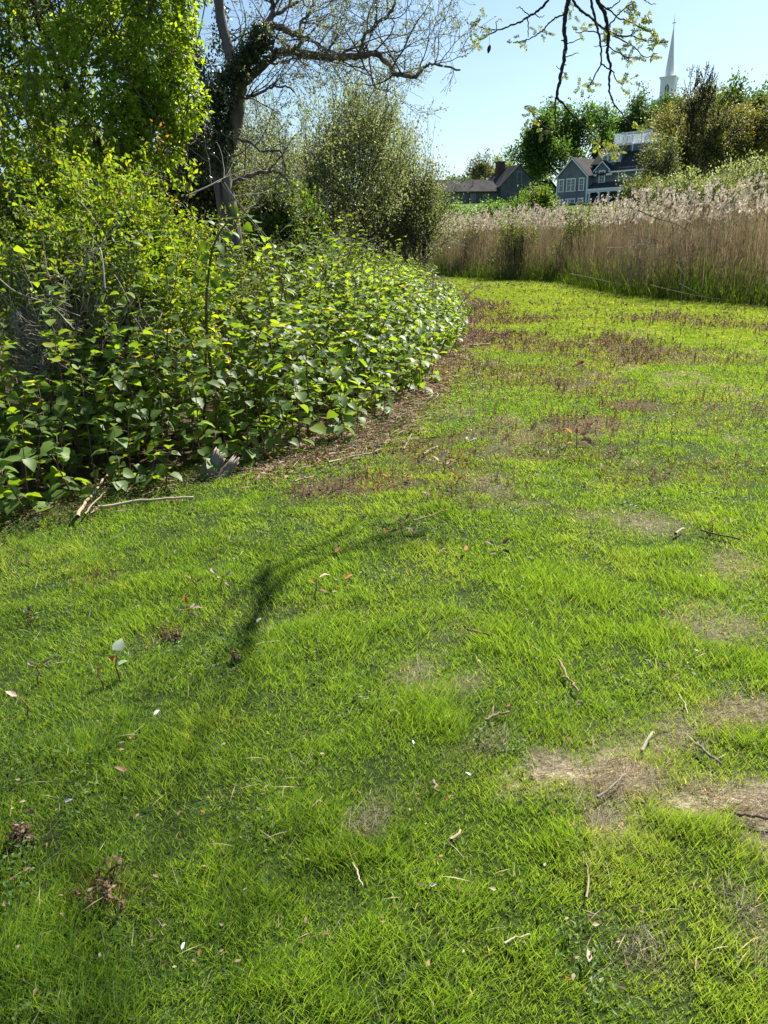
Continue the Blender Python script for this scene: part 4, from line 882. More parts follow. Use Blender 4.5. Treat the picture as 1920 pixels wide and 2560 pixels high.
# ================================================================== KNOTWEED
def knot_plant(seed, h, nl, ls, rng_lean=.12, top_branch=True):
    rng = random.Random(seed); rs_ = np.random.RandomState(seed); st = MB(); lf = MB()
    nn = max(5, int(h / .11)); p = Vector((0, 0, -.03)); d = Vector((rng.gauss(0, rng_lean), rng.gauss(0, rng_lean), 1)).normalized(); pts = [p.copy()]; zig = 1
    ax = Vector((rng.gauss(0, 1), rng.gauss(0, 1), 0)).normalized(); bendv = Vector((rng.gauss(0, .06), rng.gauss(0, .06), 0))
    for i in range(nn):
        zig = -zig; d = (d + bendv * (i / nn)).normalized(); p = p + (d + ax * .16 * zig * (i / nn)) * (h / nn); pts.append(p.copy())
    rad = [max(.0028, (.012 if h > .8 else .007) * (1 - .75 * i / nn)) for i in range(nn + 1)]
    sc = np.array([.075, .085, .025]) if rng.random() < .5 else np.array([.10, .065, .03])
    st.tube(pts, rad, 6, tuple(sc)); P, D, N, S = [], [], [], []
    def leaf_at(q, out, size):
        pet = q + out * size * .35 + Vector((0, 0, .012)); st.tube([q, q.lerp(pet, .5) + Vector((0, 0, .006)), pet], .0022, 3, tuple(sc * 1.2), cap=False)
        P.append(tuple(pet)); dd = out + Vector((0, 0, rng.uniform(-.75, .1))); D.append(tuple(dd)); N.append((rng.gauss(0, .42), rng.gauss(0, .42), 1)); S.append(size)
    for i in range(1, nn + 1):
        t = i / nn
        if t < .16 and h > .8 and rng.random() < .6: continue
        a = rng.uniform(0, 6.283); o_ = Vector((math.cos(a), math.sin(a), .1)); k = 1.08 - .45 * t if h > .8 else 1.0 - .3 * t
        leaf_at(pts[i], o_, ls * k * rng.uniform(.6, 1.3))
        for _ in range(int(nl) + (rng.random() < nl % 1)): leaf_at(pts[i] + Vector((0, 0, rng.uniform(-.04, .04))), Vector((-o_.x, -o_.y, .1)) + rvec(rng) * .5, ls * k * rng.uniform(.45, 1.05))
        if h > .7 and t > .3 and rng.random() < .62:    # side branch with its own leaves
            bd = (o_ + Vector((0, 0, .8))).normalized(); L = h * rng.uniform(.12, .26); bpts = [pts[i] + bd * L * q / 4 + Vector((0, 0, -.01 * q)) for q in range(5)]
            st.tube(bpts, [.004, .0035, .003, .0025, .002], 4, tuple(sc), cap=False)
            for q in range(1, 5):
                a2 = rng.uniform(0, 6.283); leaf_at(bpts[q], (Vector((math.cos(a2), math.sin(a2), .05)) + bd * .4).normalized(), ls * .72 * rng.uniform(.6, 1.1))
    n = len(P); cols = mixc(rs_, n, [(.095, .165, .04), (.12, .20, .043), (.16, .24, .045), (.065, .12, .03), (.24, .26, .05)], [.33, .34, .17, .13, .03], .22)
    leaves(lf, P, D, N, S, LEAF_BROAD, cols)
    return st, lf
krs = np.random.RandomState(9); krng = random.Random(9)
cand = []
xs = np.arange(-6.5, 3, .215); ys = np.arange(3.6, 27, .215)
for x0 in xs:
    for y0 in ys:
        f = 1.0 if y0 < 9 else (9 / y0) ** .8
        if krng.random() > f: continue
        cand.append((x0 + krng.uniform(-.13, .13), y0 + krng.uniform(-.13, .13)))
cand = np.array(cand); ed = edge_depth(cand[:, 0], cand[:, 1])
ok = (ed > .06 - .14 * (cand[:, 0] < -1.2)) & (ed < 3.6) & (cand[:, 0] > -.56 * cand[:, 1] - 1.0)
# the brier takes over at the back left
ok &= ~((ed > 1.55 + 1.4 * sstep(-1.6, 0, cand[:, 0])) & (cand[:, 0] < -.3) & (krs.rand(len(cand)) < .9))
cand, ed = cand[ok], ed[ok]
want = np.clip(.36 + .62 * ed, .34, 1.30) * (.72 + .5 * fbm(cand[:, 0], cand[:, 1], .9, 61)) * np.where(krs.rand(len(cand)) < .14, 1.3, krs.uniform(.82, 1.1, len(cand))) * 1.02 * np.where(cand[:, 1] > 9, np.clip(1.05 - .035 * (cand[:, 1] - 9), .66, 1.05), 1)
HS = [.34, .5, .62, .8, .95, 1.1, 1.22, 1.35, 1.28]
protos = []
LABK = {0: 'low broad-leaved knotweed shoot at the shaded foot of the thicket', 1: 'waist-high knotweed stem with heart-shaped leaves behind the thicket edge', 2: 'tall branching knotweed stem with sunlit leaf tops inside the thicket'}
def kind_of(h): return 0 if h < .66 else (1 if h < 1.0 else 2)
GRPK = ['low knotweed shoots along the thicket foot', 'waist-high knotweed behind the thicket edge', 'tall knotweed inside the thicket']
mesh_protos = []
for i, h in enumerate(HS):
    st, lf = knot_plant(500 + i, h, 1.25 if h > .7 else 1.1, .125 if h > .7 else .12); mesh_protos.append((st, lf))
order = np.argsort(np.hypot(cand[:, 0], cand[:, 1]) + .35 * np.maximum(ed, 0))
far = MB(); made = {}
for rank, ci in enumerate(order):
    x, y = cand[ci]; hi = int(np.argmin([abs(want[ci] - h) + krng.uniform(0, .14) for h in HS])); sc = want[ci] / HS[hi]; rz = krng.uniform(0, 6.283); z = tz(x, y)
    if rank < 300:
        kk = kind_of(HS[hi])
        if hi not in made:
            t = thing('knotweed_plant', LABK[kk], 'knotweed', (x, y, z), rz, GRPK[kk]); st, lf = mesh_protos[hi]
            st.build('stem', M['stem'], t, True); lf.build('foliage', M['knot'], t, True); t.scale = (sc, sc, sc); made[hi] = t
        else: copy_thing(made[hi], LABK[kk], (x, y, z), rz, sc, (krng.gauss(0, .06), krng.gauss(0, .06)))
    else:
        c, s_ = math.cos(rz) * sc, math.sin(rz) * sc
        for src, mi in zip(mesh_protos[hi], (0, 1)):
            V = np.concatenate(src.V); Vw = np.stack([V[:, 0] * c - V[:, 1] * s_ + x, V[:, 0] * s_ + V[:, 1] * c + y, V[:, 2] * sc + z], 1)
            F = [np.concatenate(src.F[k]) for k in (3, 4) if src.F[k]]
            far.add(Vw, F, np.concatenate(src.col) * krng.uniform(.85, 1.15), mi)
if far.n: tag(far.build('knotweed_thicket', [M['stem'], M['knot']], None, True), 'mass of knotweed leaves filling the thicket towards the reeds', 'knotweed thicket', kind='stuff')
print('knotweed', len(cand), 'far verts', far.n)
# the one tall shoot that stands above the thicket, leaning right at its top
YS = 6.6
s0 = at(515, 800, YS); sg = Vector((s0.x, YS, tz(s0.x, YS)))
ts = thing('tall_knotweed', 'tallest knotweed shoot, bending right above all the others before the big trunk', 'knotweed', tuple(sg))
st = MB(); lf = MB(); Q, rd = trace(None, [(515, 800), (518, 720), (528, 640), (540, 600), (565, 560), (592, 545), (615, 552)], YS, .013, .004, 6); Q = [Vector((s0.x, YS, sg.z - .05))] + Q
st.tube([q - sg for q in Q], [.014] + list(rd), 8, (.085, .095, .03)); P, D, N, S = [], [], [], []
for (px, py, dx, dy, s_) in [(590, 532, -.3, .9, .075), (536, 562, -.8, .5, .07), (556, 588, 1, -.2, .085), (580, 582, .9, -.5, .075), (612, 560, .8, -.8, .08), (518, 606, -.6, -.9, .09), (524, 640, -1, -.3, .10), (542, 652, .9, -.4, .10), (504, 668, -.5, -.8, .10), (552, 690, .9, -.2, .11), (508, 720, -1, -.3, .10), (538, 740, .8, -.6, .11), (600, 545, .6, .2, .06), (546, 612, .5, -.9, .09), (566, 570, -.6, .6, .06), (578, 548, -.8, .2, .06), (530, 700, .6, -.9, .10), (515, 690, -.8, -.7, .09), (560, 660, 1, 0, .08), (498, 700, -1, -.2, .08), (534, 625, 1, .1, .07)]:
    p = at(px, py, YS); q = min(Q, key=lambda a: (a - p).length); st.tube([q - sg, p - sg], .0025, 3, (.09, .09, .03), cap=False)
    P.append(tuple(p - sg)); D.append((dx, .25 * krng.gauss(0, 1) - .2, dy)); N.append((krng.gauss(0, .5), -.6 + krng.gauss(0, .4), .9)); S.append(s_)
st.build('stem', M['stem'], ts, True); leaves(lf, P, D, N, S, LEAF_BROAD, mixc(krs, len(P), [(.07, .14, .02), (.09, .16, .02)])); lf.build('foliage', M['knot'], ts, True)

# ================================================================== LAWN GRASS
rs = np.random.RandomState(2024)
# distance distribution follows the picture's needs: blades per m2 fall and blades widen with distance
NB = 2500000
u = rs.rand(NB); d0, d1, ex = .95, 46.0, .52
Y = (d0 ** ex + u * (d1 ** ex - d0 ** ex)) ** (1 / ex)
X = (rs.rand(NB) * 2 - 1) * (.68 * Y + 1.15)
ed = edge_depth(X, Y); rdp = reed_depth(X, Y)
ok = (ed < .35 + .25 * rs.rand(NB)) & (rdp < .15)
X, Y, ed = X[ok], Y[ok], ed[ok]
st_, br_, lu_, so_ = patches(X, Y); n = len(X)
dn = 1 - .25 * st_ - .62 * br_ - .88 * so_ * (1 - .0 * ed); dn *= .45 + .9 * sstep(.28, .62, fbm(X, Y, .22, 71))
ok = rs.rand(n) < np.clip(dn, .05, 1); X, Y = X[ok], Y[ok]; st_, br_, lu_, so_ = st_[ok], br_[ok], lu_[ok], so_[ok]; n = len(X)
sl = np.hypot(Y, 1.6)
tuft = sstep(.45, .75, fbm(X, Y, .16, 81)); big = fbm(X, Y, 1.6, 91)
H = (.021 + .026 * tuft + .032 * lu_ + .008 * big) * rs.uniform(.5, 1.4, n) * (1 - .4 * st_)
H *= (1 - .45 * sstep(2.6, 7, Y)) * (1 - .25 * sstep(8, 18, Y))
W = np.maximum(.0028, .00105 * sl) * rs.uniform(.7, 1.25, n)
Hm = np.maximum(H, W * 2.4)
flow = fbm(X, Y, .55, 101) * 12.0
az = np.where(rs.rand(n) < .22, flow + rs.normal(0, .7, n), rs.uniform(0, 6.283, n))
yel = sstep(.46, .74, fbm(X, Y, .42, 111)) * .6 + sstep(8, 20, Y) * .08 + .35 * sstep(.2, 1.2, X) * sstep(2.6, 1.4, Y) * fbm(X, Y, .3, 131)
g1 = mixc(rs, n, [(.112, .21, .038), (.142, .25, .042), (.076, .16, .03), (.18, .285, .06)], None, .2)
g2 = mixc(rs, n, [(.20, .28, .075), (.25, .31, .105), (.175, .27, .065)], None, .2)
col = mixto(g1, (1, 1, 1), np.zeros(n)); yk = np.clip(yel * (1 - .8 * lu_) + rs.normal(0, .18, n), 0, 1)[:, None]; col = g1 * (1 - yk) + g2 * yk
fk = (.45 * sstep(5, 18, Y))[:, None]; col = col * (1 - fk) + mixc(rs, n, [(.145, .185, .055), (.18, .205, .07), (.12, .165, .05)]) * fk
sk = (rs.rand(n) < np.clip(st_ * .8 + .03, 0, .85))[:, None]; col = np.where(sk, mixc(rs, n, [(.36, .32, .25), (.28, .245, .19), (.44, .40, .33)]), col)
bk = (rs.rand(n) < np.clip(br_ * .42 + so_ * .5, 0, .8))[:, None]; col = np.where(bk, mixc(rs, n, [(.11, .065, .04), (.085, .05, .04), (.15, .10, .055)]), col)
flat = (sk[:, 0] & (rs.rand(n) < .75))
P = np.stack([X, Y, terrain(X, Y) - .004], 1)
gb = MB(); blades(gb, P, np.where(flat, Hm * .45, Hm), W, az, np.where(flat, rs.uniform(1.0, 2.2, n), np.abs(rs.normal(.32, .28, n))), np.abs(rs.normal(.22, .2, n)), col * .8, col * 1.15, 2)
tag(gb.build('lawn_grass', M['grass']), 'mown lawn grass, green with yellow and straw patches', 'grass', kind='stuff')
print('blades', n)

# mats of dead straw in the thin places
NS = 420000; u = rs.rand(NS); Y = (1.1 ** .6 + u * (14 ** .6 - 1.1 ** .6)) ** (1 / .6); X = (rs.rand(NS) * 2 - 1) * (.6 * Y + .3)
st_, br_, lu_, so_ = patches(X, Y); ok = rs.rand(NS) < 1.0 * np.clip(st_ * 1.15, 0, 1) ** 1.1 * sstep(.22, .5, fbm(X, Y, .12, 151)) + .012; X, Y = X[ok], Y[ok]; n = len(X)
sm = MB(); sl = np.hypot(Y, 1.6); Hs = rs.uniform(.025, .09, n)
blades(sm, np.stack([X, Y, terrain(X, Y) + rs.uniform(.0, .022, n)], 1), Hs * .35, np.maximum(.0024, .0008 * sl), rs.uniform(0, 6.283, n), rs.uniform(1.6, 3.2, n), rs.uniform(0, .4, n), mixc(rs, n, [(.44, .38, .29), (.35, .295, .215), (.54, .48, .38), (.22, .175, .125)]), None, 2)
tag(sm.build('dead_straw', M['dry']), 'mats of dead pale straw in the bare places of the lawn', 'straw', kind='stuff'); print('straw', n)
NC = 60000; u = rs.rand(NC); Y = (1.1 ** .6 + u * (12 ** .6 - 1.1 ** .6)) ** (1 / .6); X = (rs.rand(NC) * 2 - 1) * (.6 * Y + .3)
ok = (rs.rand(NC) < .75 * sstep(.58, .72, fbm(X, Y, .35, 161))) & (edge_depth(X, Y) < 0); X, Y = X[ok], Y[ok]; n = len(X); a = rs.uniform(0, 6.283, n)
cw = MB(); leaves(cw, np.stack([X, Y, terrain(X, Y) + rs.uniform(.012, .045, n)], 1), np.stack([np.cos(a), np.sin(a), rs.uniform(-.1, .5, n)], 1), rs.normal(0, .35, (n, 3)) + np.array([0, 0, 1]), rs.uniform(.008, .02, n) * (1 + .08 * Y), LEAF_OVAL, mixc(rs, n, [(.10, .19, .04), (.13, .22, .05), (.08, .15, .03), (.17, .23, .06)]))
tag(cw.build('lawn_weeds', M['soft']), 'small broad-leaved weeds and clover mixed through the lawn', 'lawn weeds', kind='stuff')

# dried purple-brown weed spikes scattered and massed over the middle of the lawn
NW = 170000; u = rs.rand(NW); Y = (1.3 ** .9 + u * (40 ** .9 - 1.3 ** .9)) ** (1 / .9); X = (rs.rand(NW) * 2 - 1) * (.62 * Y + .3)
ok = (edge_depth(X, Y) < .1) & (reed_depth(X, Y) < -.4); X, Y = X[ok], Y[ok]; st_, br_, lu_, so_ = patches(X, Y)
pr_ = np.clip(br_ * .8 * sstep(.35, .6, fbm(X, Y, .3, 141)) + .15 * sstep(3.2, 7, Y) * sstep(.30, .62, fbm(X, Y, .8, 171)) + .5 * so_, 0, 1); ok = rs.rand(len(X)) < pr_ * np.where(Y < 6, .45, .55); X, Y = X[ok], Y[ok]; n = len(X)
wb = MB(); H = rs.uniform(.04, .11, n) * np.where(Y > 5, 1.15, .8); P0 = np.stack([X, Y, terrain(X, Y) - .003], 1)
wc = mixc(rs, n, [(.13, .08, .062), (.095, .06, .046), (.17, .11, .075), (.15, .12, .07)], None, .2); sl = np.hypot(Y, 1.6)
blades(wb, P0, H, np.maximum(.004, .0011 * sl), rs.uniform(0, 6.28, n), rs.uniform(0, .25, n), rs.uniform(0, .1, n), wc, None, 2)
for rep in range(7):
    t = rs.uniform(.2, 1.0, n); o_ = P0 + np.stack([rs.normal(0, .003, n), rs.normal(0, .003, n), H * t], 1); a = rs.uniform(0, 6.28, n)
    leaves(wb, o_, np.stack([np.cos(a), np.sin(a), rs.uniform(-.3, .8, n)], 1), rs.normal(0, .4, (n, 3)) + np.array([0, 0, 1]), np.maximum(.013, .0017 * sl) * rs.uniform(.8, 1.9, n), LEAF_DIAMOND, wc * rs.uniform(.7, 1.35, (n, 1)))
tag(wb.build('brown_weeds', M['dry']), 'low purple-brown dried weed spikes massed in the lawn', 'weeds', kind='stuff'); print('weeds', n)

# leaf litter and bits of dead stem along the foot of the thicket
NL = 30000; t = rs.rand(NL) * (len(EDGE) - 4); i = t.astype(int); f = (t - i)[:, None]; c = EDGE[i] * (1 - f) + EDGE[i + 1] * f
X = c[:, 0] + rs.normal(.0, .38, NL); Y = c[:, 1] + rs.normal(0, .40, NL); e = edge_depth(X, Y)
ok = (e > -.55 + .25 * rs.randn(NL) * .5) & (e < 1.2) & (Y < 30) & (Y > 3.5) & (rs.rand(NL) < np.where(X < -1.0, .06, .85)) & (rs.rand(NL) < np.exp(-np.maximum(-e, 0) / .22)); X, Y = X[ok], Y[ok]; n = len(X)
lb = MB(); a = rs.uniform(0, 6.28, n); sz = rs.uniform(.018, .06, n); P = np.stack([X, Y, terrain(X, Y) + rs.uniform(.004, .03, n)], 1)
lc = mixc(rs, n, [(.20, .13, .075), (.30, .21, .13), (.14, .085, .05), (.42, .32, .22), (.10, .06, .04), (.38, .20, .06)], [.27, .22, .2, .12, .15, .04])
leaves(lb, P, np.stack([np.cos(a), np.sin(a), rs.uniform(-.25, .35, n)], 1), rs.normal(0, .35, (n, 3)) + np.array([0, 0, 1]), sz, LEAF_OVAL, lc)
n2 = n // 3; a = rs.uniform(0, 3.14, n2)
leaves(lb, P[:n2] + np.array([0, 0, .006]), np.stack([np.cos(a), np.sin(a), rs.uniform(-.1, .15, n2)], 1), rs.normal(0, .5, (n2, 3)) + np.array([0, 0, 1]), rs.uniform(.06, .2, n2), (LEAF_NARROW[0] * np.array([.35, 1, 1]), LEAF_NARROW[1]), mixc(rs, n2, [(.34, .27, .19), (.26, .19, .12)]))
# loose brown and straw bits further out over the lawn
NL = 420; py = rs.uniform(900, 2500, NL); px = rs.uniform(0, 1920, NL); gp = np.array([tuple(gnd(a_, b_)) for a_, b_ in zip(px, py)]); keep = edge_depth(gp[:, 0], gp[:, 1]) < -.2; gp = gp[keep]; n = len(gp); a = rs.uniform(0, 6.28, n)
gp[:, 2] = terrain(gp[:, 0], gp[:, 1]) + rs.uniform(.02, .045, n); sl = np.hypot(gp[:, 1], 1.6)
leaves(lb, gp, np.stack([np.cos(a), np.sin(a), rs.uniform(-.3, .3, n)], 1), rs.normal(0, .4, (n, 3)) + np.array([0, 0, 1]), rs.uniform(.008, .018, n) * (1 + .10 * sl), LEAF_OVAL, mixc(rs, n, [(.30, .20, .12), (.16, .10, .06), (.40, .33, .22), (.30, .13, .04)], [.35, .35, .22, .08]))
k = rs.rand(n) < .5; m_ = int(k.sum())
leaves(lb, gp[k] + np.array([.03, .02, .004]), np.stack([np.cos(a[k] * 1.7), np.sin(a[k] * 1.7), rs.uniform(-.08, .15, m_)], 1), rs.normal(0, .4, (m_, 3)) + np.array([0, 0, 1]), rs.uniform(.03, .10, m_), (LEAF_NARROW[0] * np.array([.12, 1, 1]), LEAF_NARROW[1]), mixc(rs, m_, [(.46, .38, .24), (.38, .30, .18)]))
NL = 40000; Y = 5 + rs.rand(NL) ** 1.5 * 12; X = -1 + rs.rand(NL) * 6; st_, br_, lu_, so_ = patches(X, Y); e = edge_depth(X, Y)
ok = (e < 0) & (rs.rand(NL) < .055 * br_ * sstep(.4, .62, fbm(X, Y, .5, 181)) * 2 + .10 * np.exp(e / .45) * (X > -.8)); X, Y = X[ok], Y[ok]; n = len(X); a = rs.uniform(0, 6.28, n)
leaves(lb, np.stack([X, Y, terrain(X, Y) + rs.uniform(.015, .05, n)], 1), np.stack([np.cos(a), np.sin(a), rs.uniform(-.4, .5, n)], 1), rs.normal(0, .5, (n, 3)) + np.array([0, 0, 1]), rs.uniform(.02, .055, n), LEAF_WILT, mixc(rs, n, [(.26, .17, .10), (.38, .28, .19), (.42, .19, .05), (.30, .12, .05), (.16, .10, .06), (.50, .40, .30)]))
tag(lb.build('leaf_litter', M['dry']), 'dead brown leaves and straw bits along the thicket foot and over the lawn', 'leaf litter', kind='stuff')
# small creeping leaves in the shade of the thicket's foot
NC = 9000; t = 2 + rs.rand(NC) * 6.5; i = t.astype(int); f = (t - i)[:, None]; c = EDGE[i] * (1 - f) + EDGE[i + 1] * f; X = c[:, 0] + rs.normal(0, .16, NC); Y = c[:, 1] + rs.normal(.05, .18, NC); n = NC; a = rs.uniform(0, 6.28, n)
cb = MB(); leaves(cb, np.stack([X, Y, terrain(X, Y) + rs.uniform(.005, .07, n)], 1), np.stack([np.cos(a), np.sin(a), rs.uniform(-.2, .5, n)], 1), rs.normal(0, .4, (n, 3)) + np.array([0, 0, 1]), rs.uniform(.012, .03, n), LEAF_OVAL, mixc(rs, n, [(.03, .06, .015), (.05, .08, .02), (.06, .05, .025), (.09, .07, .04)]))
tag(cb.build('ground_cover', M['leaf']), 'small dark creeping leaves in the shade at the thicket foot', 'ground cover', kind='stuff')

# ================================================================== THINGS LYING ON THE LAWN
def stick(label, pts, r, col, seed, fork=None, name='stick', lift=.02, cat='stick'):
    rng = random.Random(seed); G = [gnd(*p) for p in pts]
    for g in G: g.z = tz(g.x, g.y) + lift + r
    Q = []
    for i in range(len(G) - 1):
        for s in range(4): Q.append(G[i].lerp(G[i + 1], s / 4) + Vector((rng.gauss(0, r * .5), rng.gauss(0, r * .5), abs(rng.gauss(0, r * .4)))))
    Q.append(G[-1]); c = Q[0].copy(); b = MB(); b.tube([q - c for q in Q], np.linspace(r, r * .6, len(Q)) * np.array([rng.uniform(.85, 1.15) for _ in Q]), 7, col)
    if fork:
        f0 = gnd(*fork[0]); f1 = gnd(*fork[1]); f0.z = tz(f0.x, f0.y) + lift + r; f1.z = tz(f1.x, f1.y) + lift * 1.6 + r
        q0 = min(Q, key=lambda a: (a - f0).length); b.tube([q0 - c, q0.lerp(f1, .5) - c + Vector((0, 0, r)), f1 - c], [r * .7, r * .6, r * .4], 6, col)
    o = b.build(name, M['twig'], None, True); o.location = c; return tag(o, label, cat)
PALE, TAN, GREY, BRN = (.27, .215, .145), (.23, .17, .105), (.18, .155, .125), (.12, .08, .055)
stick('long pale stem lying along the grass below the shaded knotweed foot', [(245, 1282), (330, 1270), (420, 1262), (485, 1257)], .011, (.34, .29, .21), 1, lift=.03)
stick('crooked tan stem leaning out of the knotweed at the lower left', [(192, 1308), (215, 1280), (245, 1245), (275, 1200)], .012, (.30, .23, .15), 2, lift=.04)
stick('thin curved pale stem beside the crooked tan one', [(214, 1304), (225, 1288), (255, 1262), (268, 1248)], .006, PALE, 3, lift=.05)
stick('straight pale stem on bare soil where the knotweed foot turns right', [(822, 1168), (870, 1152), (930, 1140)], .0072, (.40, .32, .24), 4)
stick('short pale stem on the bare soil left of the straight one', [(740, 1215), (785, 1200)], .0072, PALE, 5)
stick('pale broken stem on brown weeds beside the thicket foot', [(1058, 1143), (1095, 1120)], .0084, PALE, 6)
stick('pale upright-looking stem piece among dead leaves at the thicket corner', [(1010, 1128), (1030, 1090)], .0060, PALE, 7)
stick('pale reed stem reaching from the knotweed tip into the lawn', [(1175, 872), (1225, 866)], .016, PALE, 8)
stick('thin tan stem with small knobs in the middle of the lawn', [(1035, 1312), (1080, 1300), (1120, 1285)], .006, TAN, 9)
stick('forked tan twig in the middle right of the lawn', [(1398, 1668), (1412, 1700), (1428, 1725), (1443, 1750)], .006, TAN, 10, ((1418, 1710), (1400, 1718)))
stick('short tan twig with a side stub, left of the forked one', [(1213, 1820), (1240, 1808), (1272, 1800)], .006, TAN, 11, ((1232, 1812), (1233, 1792)))
stick('thick short grey-white stick by the dry grass patches', [(1606, 1902), (1628, 1858)], .0066, (.27, .24, .205), 12)
stick('long thin grey stick across the dry patch at the right', [(1492, 2024), (1530, 1995), (1562, 1962)], .0042, GREY, 13)
stick('small pale broken stick below the middle of the lawn', [(1125, 2132), (1150, 2100)], .006, PALE, 14)
stick('tiny dark-based pale stick stub in the green grass', [(1083, 1972), (1096, 2000)], .006, PALE, 15)
stick('dark thin stick lying at the right edge of the dry patch', [(1835, 2060), (1880, 2065), (1925, 2072)], .006, BRN, 16)
stick('thin crooked pale twig in the lower right grass', [(1466, 2270), (1470, 2215), (1462, 2180)], .003, PALE, 17, ((1462, 2180), (1455, 2165)))
stick('curved pale grass stalk right of the forked twig', [(1694, 1755), (1712, 1780), (1716, 1808)], .0028, (.40, .34, .23), 18)
stick('long brown stick on yellowed grass at the upper right of the lawn', [(1750, 1332), (1790, 1344), (1850, 1356)], .0060, BRN, 19)
stick('bent grey twig by the dry grass at the right', [(1738, 1880), (1760, 1905), (1800, 1935)], .006, GREY, 20)
stick('short dark brown twig with a knob in the middle of the lawn', [(1168, 1585), (1200, 1592), (1226, 1600)], .006, BRN, 21)
stick('short white stick in the left half of the lawn', [(637, 1576), (653, 1562)], .009, (.42, .38, .31), 22)
stick('thin pale straw left of the lawn centre', [(640, 1630), (670, 1624), (700, 1621)], .004, (.40, .34, .23), 23)
stick('thin pale straw near the bottom right', [(1260, 2390), (1290, 2375), (1325, 2370)], .003, (.40, .34, .23), 24)
stick('straight pale straw in the lower middle of the lawn', [(885, 2180), (897, 2215), (908, 2240)], .003, (.40, .34, .23), 25)
stick('pale stick by the weeds at the upper right of the lawn', [(1688, 1340), (1708, 1326)], .0078, (.34, .28, .21), 26)

# weathered stump in the thicket foot
sp = gnd(535, 1205); b = MB(); rngs = random.Random(3); nr = np.random.RandomState(3)
def ragged(p0, p1, r0, r1, sides, rings):
    P0, P1 = np.array(p0), np.array(p1); ax = unit(P1 - P0); U = unit(np.cross(ax, [0, 0, 1.])); Wv = np.cross(ax, U); V = []; rid = nr.uniform(.72, 1.18, sides)
    for q in range(rings + 1):
        t = q / rings
        for j in range(sides):
            a = j * 6.283 / sides; rr = (r0 * (1 - t) + r1 * t) * rid[j] * nr.uniform(.93, 1.07); up = (nr.uniform(-.02, .05) if q == rings else 0)
            V.append(P0 * (1 - t) + P1 * t + rr * (math.cos(a) * U + math.sin(a) * Wv) + ax * up)
    V.append(P1 - ax * .02); V = np.array(V); i, j = np.meshgrid(np.arange(rings), np.arange(sides), indexing='ij'); j2 = (j + 1) % sides
    f = np.stack([i * sides + j, i * sides + j2, (i + 1) * sides + j2, (i + 1) * sides + j], -1).reshape(-1, 4); l = rings * sides
    b.add(V, [f, np.array([(l + q, l + (q + 1) % sides, len(V) - 1) for q in range(sides)])])
ragged((-.10, -.02, -.03), (.02, .05, .16), .065, .048, 22, 9); ragged((.00, .0, -.03), (.12, .08, .10), .05, .03, 18, 7)
o = b.build('stump', M['log'], None, True); o.location = (sp.x, sp.y + .10, tz(sp.x, sp.y)); tag(o, 'weathered grey broken stump leaning among the leaves at the thicket foot', 'stump')

def seedling(label, px, py, h, lv, seed, stemc=(.16, .07, .04), name='seedling', cat='seedling', size=.05):
    """a little stemmed plant on the lawn; lv: list of (height fraction, azimuth, pitch, scale, colour)"""
    rng = random.Random(seed); g = gnd(px, py); t = thing(name, label, cat, (g.x, g.y, tz(g.x, g.y))); st = MB(); lf = MB()
    pts = [Vector((rng.gauss(0, .002) * i, rng.gauss(0, .002) * i, h * i / 5)) for i in range(6)]; st.tube(pts, [.0035, .0034, .003, .0027, .0024, .002], 6, stemc)
    P, D, N, S, CC = [], [], [], [], []
    for f, a, p, s, c in lv:
        q = pts[min(5, int(f * 5))]; out = Vector((math.cos(R(a)), math.sin(R(a)), math.tan(R(p)))).normalized(); e = q + out * size * s * .3; st.tube([q, e], .0016, 4, stemc, cap=False)
        P.append(tuple(e)); D.append(tuple(out)); N.append((rng.gauss(0, .5), -.5 + rng.gauss(0, .5), .7)); S.append(size * s * .82); CC.append(c)
    st.build('stem', M['stem'], t, True); tp = LEAF_BROAD if name == 'seedling' and CC[0][1] > .4 and CC[0][0] < .4 else LEAF_WILT; leaves(lf, P, D, N, S, tp, np.array(CC) * np.array([[rng.uniform(.8, 1.1)] for _ in CC])); lf.build('foliage', M['dry'], t, True); return t
def weed_tuft(label, px, py, h, w_, n_st, seed, cols, leaf=.011):
    rng = random.Random(seed); rs_ = np.random.RandomState(seed); g = gnd(px, py); t = thing('weed_tuft', label, 'weed', (g.x, g.y, tz(g.x, g.y))); st = MB(); lf = MB(); P, D = [], []
    for q in range(n_st):
        o_ = Vector((rng.gauss(0, w_ * .4), rng.gauss(0, w_ * .4), -.004)); e = o_ + Vector((rng.gauss(0, .012), rng.gauss(0, .012), h * rng.uniform(.6, 1.1))); st.tube([o_, o_.lerp(e, .5) + rvec(rng) * .002, e], [.0018, .0015, .001], 4, cols[0])
        for k in range(14): P.append(tuple(o_.lerp(e, rng.uniform(.25, 1)))); D.append((rng.gauss(0, 1), rng.gauss(0, 1), rng.uniform(-.2, .8)))
    st.build('stem', M['stem'], t, True); leaves(lf, P, D, rs_.normal(0, .5, (len(P), 3)) + np.array([0, 0, 1]), rs_.uniform(leaf * .6, leaf * 1.7, len(P)), LEAF_OVAL, mixc(rs_, len(P), cols)); lf.build('foliage', M['dry'], t); return t
GG, PK, OR, LG = (.25, .34, .22), (.46, .34, .29), (.42, .20, .03), (.20, .26, .06)
seedling('seedling with one large upright grey-green leaf on a red stem', 300, 1702, .115, [(1, 85, 38, 1.35, (.36, .44, .31)), (.7, 20, 20, .9, GG), (.5, 350, -10, .7, (.10, .15, .07)), (.8, 200, 30, .6, OR)], 1)
seedling('short red-stemmed seedling with an orange leaf beside the grey-leaved one', 258, 1722, .075, [(.8, 60, 60, .7, OR), (1, 120, 40, .5, (.3, .22, .1)), (.5, 20, 20, .4, OR)], 2)
